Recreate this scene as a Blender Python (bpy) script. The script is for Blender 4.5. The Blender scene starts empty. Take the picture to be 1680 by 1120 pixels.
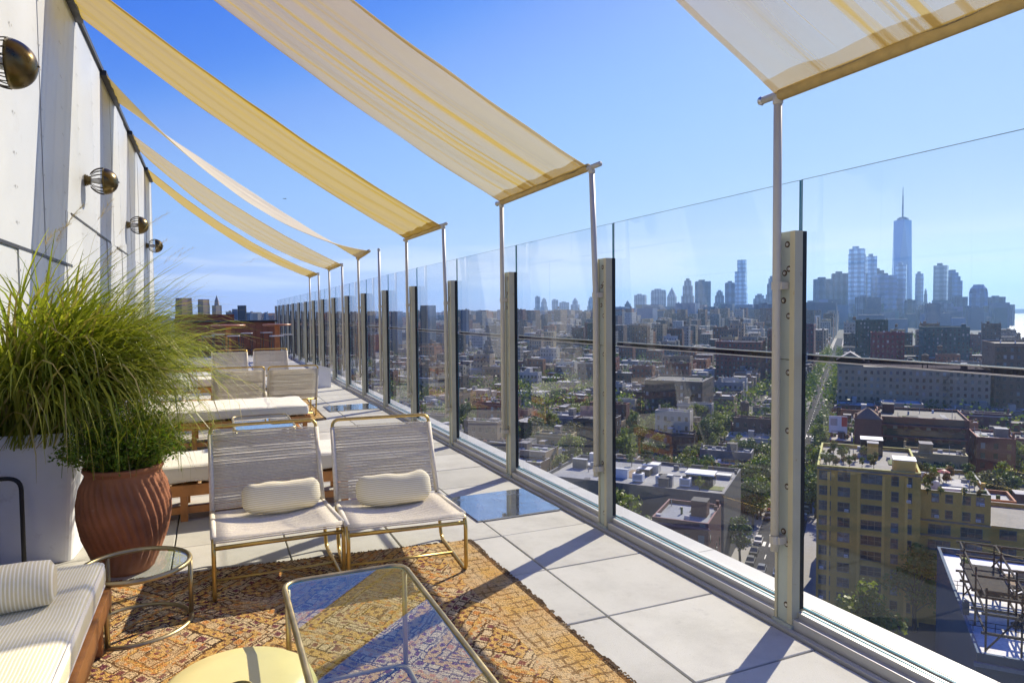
import bpy, bmesh, math, random
from mathutils import Vector, Matrix, Quaternion, noise
R = math.radians
sc = bpy.context.scene
COL = sc.collection

# ------------------------------------------------------------------ camera
YAW, PITCH, ROLL, CAM_H, LENS = R(23.75), R(2.42), R(0.5), 1.65, 24.0
FW = Vector((math.sin(YAW)*math.cos(PITCH), math.cos(YAW)*math.cos(PITCH), -math.sin(PITCH)))
_r0 = Vector((math.cos(YAW), -math.sin(YAW), 0)); _u0 = _r0.cross(FW)
RT = _r0*math.cos(ROLL) - _u0*math.sin(ROLL); UP = _u0*math.cos(ROLL) + _r0*math.sin(ROLL)
cd = bpy.data.cameras.new('camera'); cam = bpy.data.objects.new('camera', cd); COL.objects.link(cam)
cd.lens = LENS; cd.sensor_width = 36; cd.clip_start = 0.05; cd.clip_end = 60000
M = Matrix((RT, UP, -FW)).transposed().to_4x4(); M.translation = (0, 0, CAM_H)
cam.matrix_world = M; sc.camera = cam

# ------------------------------------------------------------------ world, sun, exposure
SUN_AZ, SUN_EL = R(60.2), R(36)
w = bpy.data.worlds.new('World'); sc.world = w; w.use_nodes = True
nt = w.node_tree; bg = nt.nodes['Background']
sky = nt.nodes.new('ShaderNodeTexSky'); sky.sky_type = 'NISHITA'; sky.sun_disc = False
sky.sun_elevation = SUN_EL; sky.sun_rotation = SUN_AZ; sky.altitude = 60
sky.air_density = 1.0; sky.dust_density = 0.15; sky.ozone_density = 4.5
def wn(t, **k):
    n = nt.nodes.new(t)
    for a, b in k.items(): setattr(n, a, b)
    return n
# thin streaks of cloud low over the horizon, all the way round
tc = wn('ShaderNodeTexCoord'); sep = wn('ShaderNodeSeparateXYZ'); nt.links.new(tc.outputs['Generated'], sep.inputs[0])
mp = wn('ShaderNodeMapping'); mp.inputs['Scale'].default_value = (2.6, 2.6, 24); mp.inputs['Location'].default_value = (4, 2, 1); nt.links.new(tc.outputs['Generated'], mp.inputs[0])
nz = wn('ShaderNodeTexNoise'); nz.inputs['Scale'].default_value = 1.3; nz.inputs['Detail'].default_value = 7; nt.links.new(mp.outputs[0], nz.inputs[0])
mr = wn('ShaderNodeMapRange', interpolation_type='SMOOTHSTEP'); mr.inputs[1].default_value = .45; mr.inputs[2].default_value = .62; nt.links.new(nz.outputs[0], mr.inputs[0])
band = wn('ShaderNodeMapRange', interpolation_type='SMOOTHSTEP'); band.inputs[1].default_value = .13; band.inputs[2].default_value = .03; nt.links.new(sep.outputs[2], band.inputs[0])
mu = wn('ShaderNodeMath', operation='MULTIPLY'); nt.links.new(mr.outputs[0], mu.inputs[0]); nt.links.new(band.outputs[0], mu.inputs[1])
mix = wn('ShaderNodeMix', data_type='RGBA'); nt.links.new(mu.outputs[0], mix.inputs[0])
# the sky as the photograph's film renders it: one tone curve per channel for the whole sky
sc1 = wn('ShaderNodeVectorMath', operation='SCALE'); sc1.inputs['Scale'].default_value = .1; nt.links.new(sky.outputs[0], sc1.inputs[0]); cv = wn('ShaderNodeRGBCurve'); nt.links.new(sc1.outputs[0], cv.inputs['Color'])
for ch, pts in enumerate((((.10, .008), (.152, .042), (.2, .15), (.244, .20), (.417, .31), (.6, .45), (1, .63)), ((.2, .085), (.277, .15), (.343, .262), (.424, .345), (.656, .44), (.85, .55), (1, .66)), ((.3, .42), (.508, .56), (.63, .615), (.7, .625), (1, .64)))):
    c_ = cv.mapping.curves[ch]
    for p_ in pts[:-1]: c_.points.new(*p_)
    c_.points[-1].location = pts[-1]
cv.mapping.use_clip = False; cv.mapping.update()
hs = wn('ShaderNodeVectorMath', operation='SCALE'); hs.inputs['Scale'].default_value = 10.0; nt.links.new(cv.outputs[0], hs.inputs[0]); nt.links.new(hs.outputs[0], mix.inputs[6]); mix.inputs[7].default_value = (6.4, 6.7, 7.0, 1)
nt.links.new(mix.outputs[2], bg.inputs[0]); bg.inputs[1].default_value = 0.10
SUNV = Vector((math.cos(SUN_EL)*math.sin(SUN_AZ), math.cos(SUN_EL)*math.cos(SUN_AZ), math.sin(SUN_EL)))
sl = bpy.data.lights.new('sun', 'SUN'); sl.energy = 5.0; sl.angle = R(0.53); sl.color = (1, .88, .70)
so = bpy.data.objects.new('sun', sl); COL.objects.link(so); so.rotation_euler = SUNV.to_track_quat('Z', 'Y').to_euler(); so.location = (30, 20, 60)
vs = sc.view_settings; vs.view_transform = 'Standard'; vs.look = 'None'; vs.exposure = 0.62; vs.gamma = 1; vs.use_curve_mapping = False
cy = sc.cycles; cy.use_denoising = True; cy.max_bounces = 8; cy.transparent_max_bounces = 40; cy.volume_bounces = 1
cy.diffuse_bounces = 3; cy.glossy_bounces = 3; cy.transmission_bounces = 4; cy.caustics_reflective = False; cy.caustics_refractive = False
cy.sample_clamp_indirect = 4.0; cy.use_adaptive_sampling = True; cy.adaptive_threshold = 0.02

# ------------------------------------------------------------------ pixel <-> place (used only to find where a thing stands)
def ray(px, py): return FW + RT*((px-840)/1120) - UP*((py-560)/1120)
def onz(px, py, z=0):
    r = ray(px, py); return Vector((0, 0, CAM_H)) + r*((z-CAM_H)/r.z)
def proj(p):
    d = Vector(p) - Vector((0, 0, CAM_H)); z = d.dot(FW)
    return (840 + 1120*d.dot(RT)/z, 560 - 1120*d.dot(UP)/z, z)

# ------------------------------------------------------------------ mesh helpers
class MB:
    def __init__(s): s.v = []; s.f = []; s.m = []; s.c = []
    def add(s, vs, fs, m=0, c=(1, 1, 1)):
        o = len(s.v); s.v += [tuple(p) for p in vs]
        for f in fs: s.f.append(tuple(i+o for i in f)); s.m.append(m); s.c.append(c)
    def box(s, x0, y0, z0, x1, y1, z1, m=0, c=(1, 1, 1), bottom=True):
        v = [(x0,y0,z0),(x1,y0,z0),(x1,y1,z0),(x0,y1,z0),(x0,y0,z1),(x1,y0,z1),(x1,y1,z1),(x0,y1,z1)]
        f = [(4,5,6,7),(0,1,5,4),(1,2,6,5),(2,3,7,6),(3,0,4,7)]
        if bottom: f.append((3,2,1,0))
        s.add(v, f, m, c)
    def bar(s, p, q, a, b, m=0, c=(1,1,1), up=(0,0,1)):
        p = Vector(p); q = Vector(q); d = (q-p).normalized(); up = Vector(up)
        if abs(d.dot(up)) > .99: up = Vector((0, 1, 0))
        x = d.cross(up).normalized()*(a/2); y = x.cross(d).normalized()*(b/2)
        v = [p-x-y, p+x-y, p+x+y, p-x+y, q-x-y, q+x-y, q+x+y, q-x+y]
        s.add(v, [(3,2,1,0),(4,5,6,7),(0,1,5,4),(1,2,6,5),(2,3,7,6),(3,0,4,7)], m, c)
    def tube(s, pts, r, n=8, closed=False, m=0, c=(1,1,1), caps=True):
        pts = [Vector(p) for p in pts]; k = len(pts)
        rr = r if isinstance(r, (list, tuple)) else [r]*k
        rings = []; prev = None
        for i in range(k):
            a = pts[(i-1) % k] if (closed or i > 0) else pts[i]; b = pts[(i+1) % k] if (closed or i < k-1) else pts[i]
            d = (b-a).normalized()
            if prev is None:
                t = Vector((0, 0, 1)) if abs(d.z) < .9 else Vector((1, 0, 0)); x = d.cross(t).normalized()
            else: x = (prev - d*prev.dot(d)).normalized()
            prev = x; y = d.cross(x)
            rings.append([pts[i] + (x*math.cos(2*math.pi*j/n) + y*math.sin(2*math.pi*j/n))*rr[i] for j in range(n)])
        vs = [p for ring in rings for p in ring]; fs = []
        for i in range(k if closed else k-1):
            i2 = (i+1) % k
            for j in range(n): fs.append((i*n+j, i*n+(j+1) % n, i2*n+(j+1) % n, i2*n+j))
        if caps and not closed: fs += [tuple(range(n))[::-1], tuple((k-1)*n+j for j in range(n))]
        s.add(vs, fs, m, c)
    def cyl(s, p, q, r, n=12, m=0, c=(1,1,1)): s.tube([p, q], r, n, m=m, c=c)
    def lathe(s, prof, n=24, m=0, c=(1,1,1), cx=0, cy=0, mod=None):
        vs = []
        for (r, z) in prof:
            for j in range(n):
                a = 2*math.pi*j/n; q = r if mod is None else mod(r, z, a); vs.append((cx+q*math.cos(a), cy+q*math.sin(a), z))
        fs = [(i*n+j, i*n+(j+1) % n, (i+1)*n+(j+1) % n, (i+1)*n+j) for i in range(len(prof)-1) for j in range(n)]
        s.add(vs, fs, m, c)
    def quad(s, a, b, c_, d, m=0, c=(1,1,1)): s.add([a, b, c_, d], [(0,1,2,3)], m, c)
    def grid(s, fn, nu, nv, m=0, c=(1,1,1)):
        vs = [fn(i/nu, j/nv) for i in range(nu+1) for j in range(nv+1)]
        s.add(vs, [(i*(nv+1)+j, (i+1)*(nv+1)+j, (i+1)*(nv+1)+j+1, i*(nv+1)+j+1) for i in range(nu) for j in range(nv)], m, c)
    def mesh(s, name, mats, smooth=False, colors=False):
        me = bpy.data.meshes.new(name); me.from_pydata(s.v, [], s.f)
        for mm in (mats if isinstance(mats, (list, tuple)) else [mats]): me.materials.append(MAT[mm] if isinstance(mm, str) else mm)
        if any(s.m): me.polygons.foreach_set('material_index', s.m)
        if smooth: me.polygons.foreach_set('use_smooth', [True]*len(s.f))
        if colors:
            at = me.color_attributes.new('Col', 'FLOAT_COLOR', 'CORNER'); buf = []
            for f, c in zip(s.f, s.c): buf += [c[0], c[1], c[2], 1.0]*len(f)
            at.data.foreach_set('color', buf)
        me.update(); return me
    def build(s, name, mats, parent=None, loc=None, rot=None, smooth=False, colors=False, kind=None):
        return link(name, s.mesh(name, mats, smooth, colors), parent, loc, rot, kind)
def link(name, me, parent=None, loc=None, rot=None, kind=None):
    o = bpy.data.objects.new(name, me); COL.objects.link(o)
    if parent is not None: o.parent = parent
    if loc is not None: o.location = loc
    if rot is not None: o.rotation_euler = rot if isinstance(rot, (tuple, list)) else (0, 0, rot)
    if kind: o['kind'] = kind
    return o
def tag(o, label, cat, group=None):
    o['label'] = label; o['category'] = cat
    if group: o['group'] = group
    return o
def thing(name, label, cat, loc=(0,0,0), rz=0, group=None):
    return tag(link(name, None, None, loc, rz), label, cat, group)
def structure(o): o['kind'] = 'structure'; return o
def dup(o, loc, rz=None, label=None, parent=None):
    c = o.copy(); COL.objects.link(c); c.parent = parent
    if parent is None:
        c.location = loc
        if rz is not None: c.rotation_euler = (0, 0, rz)
    if label: c['label'] = label
    for ch in list(o.children): dup(ch, None, None, None, c)
    return c
def rounded(pts, r, n=5, closed=False):
    out = []; k = len(pts); P = [Vector(p) for p in pts]
    for i in range(k):
        if not closed and i in (0, k-1): out.append(P[i]); continue
        a, b, c = P[(i-1) % k], P[i], P[(i+1) % k]
        d1 = (a-b); d2 = (c-b); rr = min(r, d1.length*.49, d2.length*.49)
        p = b + d1.normalized()*rr; q = b + d2.normalized()*rr
        for j in range(n+1):
            t = j/n; out.append(p*(1-t)**2 + b*2*t*(1-t) + q*t*t)
    return out
def rbox(mb, lx, ly, lz, r, n=8, puff=0.0, c=(0,0,0), m=0, rough=0, seed=0):
    """rounded (and slightly stuffed) box centred on c"""
    hx, hy, hz = lx/2, ly/2, lz/2
    def mapp(p):
        q = Vector((max(-hx+r, min(hx-r, p.x)), max(-hy+r, min(hy-r, p.y)), max(-hz+r, min(hz-r, p.z)))); d = p-q
        if d.length > 1e-9: p = q + d.normalized()*r
        k = (1-min(1, abs(p.x)/hx)**2)*(1-min(1, abs(p.y)/hy)**2)
        z = p.z + math.copysign(puff*k, p.z) if abs(p.z) > hz*.3 else p.z
        o = Vector((p.x, p.y, z))
        if rough: o += Vector((0, 0, 1))*rough*noise.noise(Vector((p.x*6+seed, p.y*6, p.z*6)))
        return (o.x+c[0], o.y+c[1], o.z+c[2])
    def seg(h, k): # samples concentrated at the rounded ends
        a = [-h + r*(1-math.cos(math.pi/2*i/4)) for i in range(4)]
        mid = [-h+r + (2*h-2*r)*i/k for i in range(k+1)]
        return a + mid + [-x for x in reversed(a)]
    X, Y, Z = seg(hx, n), seg(hy, n), seg(hz, 1)
    for (A, B, fix) in ((X, Y, 'z'), (X, Z, 'y'), (Y, Z, 'x')):
        for sgn in (-1, 1):
            h = {'x': hx, 'y': hy, 'z': hz}[fix]*sgn; vs = []
            for a in A:
                for b in B:
                    p = Vector((a, b, h)) if fix == 'z' else Vector((a, h, b)) if fix == 'y' else Vector((h, a, b))
                    vs.append(mapp(p))
            nb = len(B); fs = []
            flip = (sgn > 0) == (fix != 'y')
            for i in range(len(A)-1):
                for j in range(nb-1):
                    f = (i*nb+j, (i+1)*nb+j, (i+1)*nb+j+1, i*nb+j+1); fs.append(f if flip else f[::-1])
            mb.add(vs, fs, m)

# ------------------------------------------------------------------ materials
MAT = {}
class NT:
    def __init__(s, name):
        s.mat = bpy.data.materials.new(name); s.mat.use_nodes = True; s.t = s.mat.node_tree
        s.b = s.t.nodes['Principled BSDF']; s.out = s.t.nodes['Material Output']; MAT[name] = s.mat
    def n(s, t, **k):
        x = s.t.nodes.new(t)
        for a, b in k.items(): setattr(x, a, b)
        return x
    def l(s, a, b): s.t.links.new(a, b)
    def put(s, sock, val):
        if hasattr(val, 'is_output') or isinstance(val, bpy.types.NodeSocket): s.l(val, sock)
        else: sock.default_value = val
    def math(s, op, a, b=0.0, c=None):
        x = s.n('ShaderNodeMath', operation=op); s.put(x.inputs[0], a); s.put(x.inputs[1], b)
        if c is not None: s.put(x.inputs[2], c)
        return x.outputs[0]
    def co(s, which='Object'): return s.n('ShaderNodeTexCoord').outputs[which]
    def xyz(s, v):
        x = s.n('ShaderNodeSeparateXYZ'); s.l(v, x.inputs[0]); return x.outputs
    def vec(s, a, b, c=0.0):
        x = s.n('ShaderNodeCombineXYZ'); s.put(x.inputs[0], a); s.put(x.inputs[1], b); s.put(x.inputs[2], c); return x.outputs[0]
    def map(s, v, scale=(1,1,1), rot=(0,0,0), loc=(0,0,0)):
        x = s.n('ShaderNodeMapping'); s.l(v, x.inputs[0]); x.inputs['Scale'].default_value = scale; x.inputs['Rotation'].default_value = rot; x.inputs['Location'].default_value = loc; return x.outputs[0]
    def noise(s, v, scale=5, detail=4, rough=.55):
        x = s.n('ShaderNodeTexNoise'); s.l(v, x.inputs['Vector']); x.inputs['Scale'].default_value = scale; x.inputs['Detail'].default_value = detail; x.inputs['Roughness'].default_value = rough; return x.outputs[0]
    def ramp(s, f, stops, const=False):
        x = s.n('ShaderNodeValToRGB'); s.put(x.inputs[0], f); e = x.color_ramp.elements
        if const: x.color_ramp.interpolation = 'CONSTANT'
        while len(e) < len(stops): e.new(.5)
        for i, (p, c) in enumerate(stops): e[i].position = p; e[i].color = (*c, 1) if len(c) == 3 else c
        return x.outputs[0]
    def mix(s, f, a, b, blend='MIX'):
        x = s.n('ShaderNodeMix', data_type='RGBA', blend_type=blend); s.put(x.inputs[0], f)
        for i, q in ((6, a), (7, b)): s.put(x.inputs[i], (*q, 1) if isinstance(q, (tuple, list)) and len(q) == 3 else q)
        return x.outputs[2]
    def rng(s, f, a, b, c=0.0, d=1.0):
        x = s.n('ShaderNodeMapRange'); s.put(x.inputs[0], f); x.inputs[1].default_value = a; x.inputs[2].default_value = b; x.inputs[3].default_value = c; x.inputs[4].default_value = d; return x.outputs[0]
    def bump(s, h, strength=.3, dist=.01):
        x = s.n('ShaderNodeBump'); s.l(h, x.inputs['Height']); x.inputs['Strength'].default_value = strength; x.inputs['Distance'].default_value = dist; s.l(x.outputs[0], s.b.inputs['Normal'])
    def base(s, c): s.put(s.b.inputs['Base Color'], (*c, 1) if isinstance(c, (tuple, list)) and len(c) == 3 else c)
    def surf(s, rough=.5, metal=0, spec=None):
        s.put(s.b.inputs['Roughness'], rough); s.put(s.b.inputs['Metallic'], metal)
        if spec is not None: s.b.inputs['Specular IOR Level'].default_value = spec
def plain(name, col, rough=.5, metal=0, var=.12, scale=6, bump=0, bscale=60, spec=None, rand=0.0, dirt=None):
    N = NT(name); v = N.co(); n = N.noise(v, scale, 6)
    lo = tuple(x*(1-var) for x in col); hi = tuple(min(1, x*(1+var)) for x in col)
    c = N.ramp(n, [(.3, lo), (.7, hi)])
    if dirt:
        d = N.rng(N.noise(v, dirt[1], 8, .7), dirt[2], dirt[2]+.12); c = N.mix(d, c, dirt[0])
    if rand:
        oi = N.n('ShaderNodeObjectInfo'); c = N.mix(1.0, c, N.ramp(oi.outputs['Random'], [(0, (1-rand,)*3), (1, (1, 1, 1))]), 'MULTIPLY')
    N.base(c); N.surf(N.rng(n, .3, .7, max(0, rough-.06), rough+.06), metal, spec)
    if bump: N.bump(N.noise(v, bscale, 5), bump)
    return N
# terrace
def paver():
    N = NT('paver'); v = N.co(); oi = N.n('ShaderNodeObjectInfo'); r = oi.outputs['Random']
    w = N.vec(N.math('ADD', N.xyz(v)[0], N.math('MULTIPLY', r, 37.0)), N.math('ADD', N.xyz(v)[1], N.math('MULTIPLY', r, 91.0)), 0.0)
    c = N.ramp(N.noise(w, 2.2, 6, .65), [(.28, (.45, .445, .395)), (.5, (.54, .535, .48)), (.75, (.575, .57, .515))])
    c = N.mix(N.rng(N.noise(w, 150, 2), .66, .72, 0, .75), c, (.74, .73, .70)); c = N.mix(N.rng(N.noise(w, 110, 2), .34, .29, 0, .55), c, (.27, .26, .24))
    c = N.mix(N.rng(N.noise(w, 5.5, 7, .75), .58, .70, 0, .5), c, (.34, .33, .30)); c = N.mix(N.rng(N.noise(v, .9, 5, .7), .52, .70, 0, .45), c, (.36, .345, .31)); c = N.mix(1.0, c, N.ramp(r, [(0, (.76,)*3), (.3, (.9,)*3), (1, (1, 1, 1))]), 'MULTIPLY')
    N.base(c); N.surf(.8, 0, .3); N.bump(N.noise(w, 190, 4), .3, .004)
paver()
plain('slab', (.05, .05, .048), .9)
plain('white_panel', (.475, .50, .515), .45, var=.05, scale=.9, rand=.10, dirt=((.42, .43, .43), 2.6, .60))
plain('panel_seam', (.22, .22, .21), .6)
plain('black_metal', (.018, .018, .02), .5)
plain('gasket', (.012, .014, .014), .6)
plain('post_paint', (.41, .465, .415), .5, var=.07, scale=2.2, dirt=((.42, .36, .22), 9, .70))
plain('post_flange', (.52, .49, .33), .5, var=.1, scale=3, dirt=((.34, .24, .10), 14, .62))
plain('pole_paint', (.52, .50, .42), .42, var=.07, scale=4, dirt=((.36, .29, .17), 12, .66))
plain('rust', (.085, .055, .03), .7, var=.3, scale=40)
plain('dark_steel', (.03, .03, .032), .85, spec=.15)
plain('steel', (.55, .55, .53), .32, .9, var=.1, scale=20)
plain('aluminium', (.52, .52, .49), .45, .3, var=.05, scale=8)
plain('ledge_paint', (.50, .50, .47), .5, var=.03, scale=2, dirt=((.55, .53, .48), 6, .68))
plain('brass', (.60, .42, .13), .33, .85, var=.16, scale=14, dirt=((.33, .24, .09), 22, .6))
plain('brass_dull', (.44, .36, .19), .38, .85, var=.18, scale=10, dirt=((.25, .2, .09), 16, .6))
plain('dark_brass', (.13, .095, .04), .30, .9, var=.25, scale=9)
plain('cage_metal', (.05, .04, .028), .4, .8)
plain('cord', (.74, .68, .55), .75, var=.1, scale=60, bump=.3, bscale=400)
plain('teak', (.46, .20, .055), .5, var=.3, scale=7, bump=.15, bscale=90)
plain('dark_wood', (.24, .075, .03), .5, var=.3, scale=5, bump=.15, bscale=60)
plain('bar_wood', (.42, .15, .05), .4, var=.25, scale=5)
plain('planter_white', (.84, .86, .87), .5, var=.05, scale=3, bump=.12, bscale=30, dirt=((.62, .62, .60), 4, .58))
plain('soil', (.04, .028, .018), .95, bump=.6, bscale=60)
plain('terracotta', (.30, .115, .048), .8, var=.3, scale=5, bump=.25, bscale=70, dirt=((.42, .24, .15), 4, .62))
plain('yellow_glaze', (.74, .64, .28), .42, var=.07, scale=4, dirt=((.60, .50, .22), 7, .64))
plain('white_plastic', (.8, .8, .79), .4, var=.03)
plain('stool_steel', (.06, .06, .062), .4, .6)
plain('stool_seat', (.42, .40, .37), .45, var=.08)
plain('stem', (.16, .16, .05), .7)
def striped(name, axis, pitch, a, b, bump=.25):
    N = NT(name); v = N.co(); p = N.xyz(v)[axis]
    w = N.math('PINGPONG', N.math('ADD', N.math('MULTIPLY', p, 1/pitch), N.math('MULTIPLY', N.noise(v, 30, 3), .12)), .5)
    st = N.rng(w, .16, .24); n = N.noise(v, 9, 5)
    c = N.mix(st, a, b); c = N.mix(N.rng(n, .3, .75, 0, .25), c, tuple(x*.8 for x in a)); N.base(c); N.surf(.85)
    N.b.inputs['Sheen Weight'].default_value = .2
    N.bump(N.math('ADD', N.noise(v, 420, 2), N.math('MULTIPLY', st, .7)), bump, .004)
striped('ticking_x', 0, .0125, (.80, .77, .66), (.62, .57, .34)); striped('ticking_z', 2, .0135, (.80, .76, .62), (.60, .53, .32)); striped('linen', 1, .02, (.80, .77, .68), (.74, .70, .58))
# glass: thin pane, only the entering face mirrors
def glass(name, tint, boost=1.6, rough=0.0, ior=1.5, film=0.0):
    N = NT(name); t = N.t; t.nodes.remove(N.b)
    fr = N.n('ShaderNodeFresnel'); fr.inputs[0].default_value = ior; g = N.n('ShaderNodeNewGeometry')
    f = N.math('MULTIPLY', N.math('MULTIPLY', fr.outputs[0], boost), N.math('SUBTRACT', 1.0, g.outputs['Backfacing'])); f = N.math('MINIMUM', f, 1.0)
    tr = N.n('ShaderNodeBsdfTransparent'); tr.inputs[0].default_value = (*tint, 1); gl = N.n('ShaderNodeBsdfGlossy'); gl.inputs['Roughness'].default_value = rough
    m = N.n('ShaderNodeMixShader'); N.l(f, m.inputs[0]); N.l(tr.outputs[0], m.inputs[1]); N.l(gl.outputs[0], m.inputs[2])
    if film:   # dust and wiped smears on the pane, catching light
        v = N.co(); sm = N.noise(N.map(v, (1, 1.3, .35), (R(25), 0, 0)), 2.3, 6, .7); fl = N.math('ADD', film*.35, N.math('MULTIPLY', N.rng(sm, .45, .75), film)); tl = N.n('ShaderNodeBsdfTranslucent'); tl.inputs[0].default_value = (.85, .88, .9, 1); df = N.n('ShaderNodeBsdfDiffuse'); df.inputs[0].default_value = (.85, .88, .9, 1)
        a_ = N.n('ShaderNodeMixShader'); N.l(tl.outputs[0], a_.inputs[1]); N.l(df.outputs[0], a_.inputs[2]); m3 = N.n('ShaderNodeMixShader'); N.l(fl, m3.inputs[0]); N.l(m.outputs[0], m3.inputs[1]); N.l(a_.outputs[0], m3.inputs[2]); m = m3
    N.l(m.outputs[0], N.out.inputs[0])
glass('pane', (.972, .985, .99), 1.25, film=.006); glass('table_glass', (.90, .95, .95), 2.1)
glass('smoke_glass', (.45, .45, .5), 1.5); plain('glass_edge', (.01, .19, .22), .15, var=.2)
N = plain('floor_glass', (.40, .43, .48), .06, .85, var=.2, scale=8, spec=1.0)
N.b.inputs['Coat Weight'].default_value = .6; N.b.inputs['Coat Roughness'].default_value = .03
N.put(N.b.inputs['Roughness'], N.rng(N.noise(N.co(), 9, 6, .7), .45, .7, .04, .4))
# sail cloth: open weave, yellow where light comes through, gathered in long streaks
def sailcloth(name, open_, face=(.60, .48, .20), thru=.74):
    N = NT(name); t = N.t; t.nodes.remove(N.b); v = N.co(); p = N.xyz(v)
    st = N.noise(N.vec(N.math('MULTIPLY', p[0], .13), N.math('MULTIPLY', p[1], 12.0), 0.0), 1.0, 5, .55); slow = N.noise(N.vec(N.math('MULTIPLY', p[0], .3), N.math('MULTIPLY', p[1], 2.2), 3.0), 1.0, 3)
    k = N.math('MINIMUM', N.math('ADD', N.rng(st, .53, .64), N.rng(slow, .45, .8, 0, .4)), 1.0)
    thr = N.math('MULTIPLY', N.math('SINE', N.math('MULTIPLY', p[1], 700.0)), N.math('SINE', N.math('MULTIPLY', p[0], 700.0)))
    col = N.mix(k, (.36, .265, .055), (.36, .25, .01)); df = N.n('ShaderNodeBsdfDiffuse'); N.put(df.inputs[0], (*face, 1))
    tl = N.n('ShaderNodeBsdfTranslucent'); N.l(col, tl.inputs[0]); m1 = N.n('ShaderNodeMixShader'); m1.inputs[0].default_value = thru
    N.l(df.outputs[0], m1.inputs[1]); N.l(tl.outputs[0], m1.inputs[2])
    tr = N.n('ShaderNodeBsdfTransparent'); tr.inputs[0].default_value = (1, .97, .92, 1)
    m2 = N.n('ShaderNodeMixShader'); N.l(N.math('MULTIPLY', N.math('SUBTRACT', 1.0, N.math('MULTIPLY', k, .75)), open_), m2.inputs[0]); N.l(m1.outputs[0], m2.inputs[1]); N.l(tr.outputs[0], m2.inputs[2]); N.l(m2.outputs[0], N.out.inputs[0])
sailcloth('sailcloth', .15); sailcloth('sailcloth_thin', .34, (.7, .6, .4)); sailcloth('sailcloth_open', .56, (.7, .64, .5)); sailcloth('sailcloth_sunlit_cream', .06, (.82, .76, .60), .40)  # cream copy of the cloth: sun on the twisted sail put into the colour
def leafmat(name, c1, c2, tl=.45, rough=.5):
    N = NT(name); v = N.co(); oi = N.n('ShaderNodeObjectInfo'); n = N.noise(v, 2.5, 4)
    g = N.n('ShaderNodeNewGeometry'); r = g.outputs['Random Per Island']
    c = N.mix(N.math('ADD', N.math('MULTIPLY', r, .7), N.math('MULTIPLY', n, .3)), c1, c2); N.base(c); N.surf(rough, 0, .3)
    t2 = N.n('ShaderNodeBsdfTranslucent'); N.l(N.mix(1.0, c, (1.5, 1.6, .7), 'MULTIPLY'), t2.inputs[0]); m = N.n('ShaderNodeMixShader'); m.inputs[0].default_value = tl
    N.l(N.b.outputs[0], m.inputs[1]); N.l(t2.outputs[0], m.inputs[2]); N.l(m.outputs[0], N.out.inputs[0])
leafmat('grass_blade', (.085, .14, .018), (.40, .40, .065), .46, .40); leafmat('dry_blade', (.30, .24, .09), (.42, .36, .16), .3)
leafmat('plume', (.36, .27, .17), (.55, .45, .33), .35, .8); leafmat('shrub_leaf', (.05, .12, .014), (.17, .25, .03), .4)
for nm, a, b in (('leaf_green', (.04, .08, .014), (.09, .135, .026)), ('leaf_lime', (.10, .145, .012), (.20, .23, .028)), ('leaf_olive', (.05, .055, .02), (.15, .13, .04)), ('leaf_rust', (.10, .05, .015), (.26, .13, .03))): leafmat(nm, a, b, .3)
plain('bark', (.06, .045, .03), .9, bump=.5, bscale=20)
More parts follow.
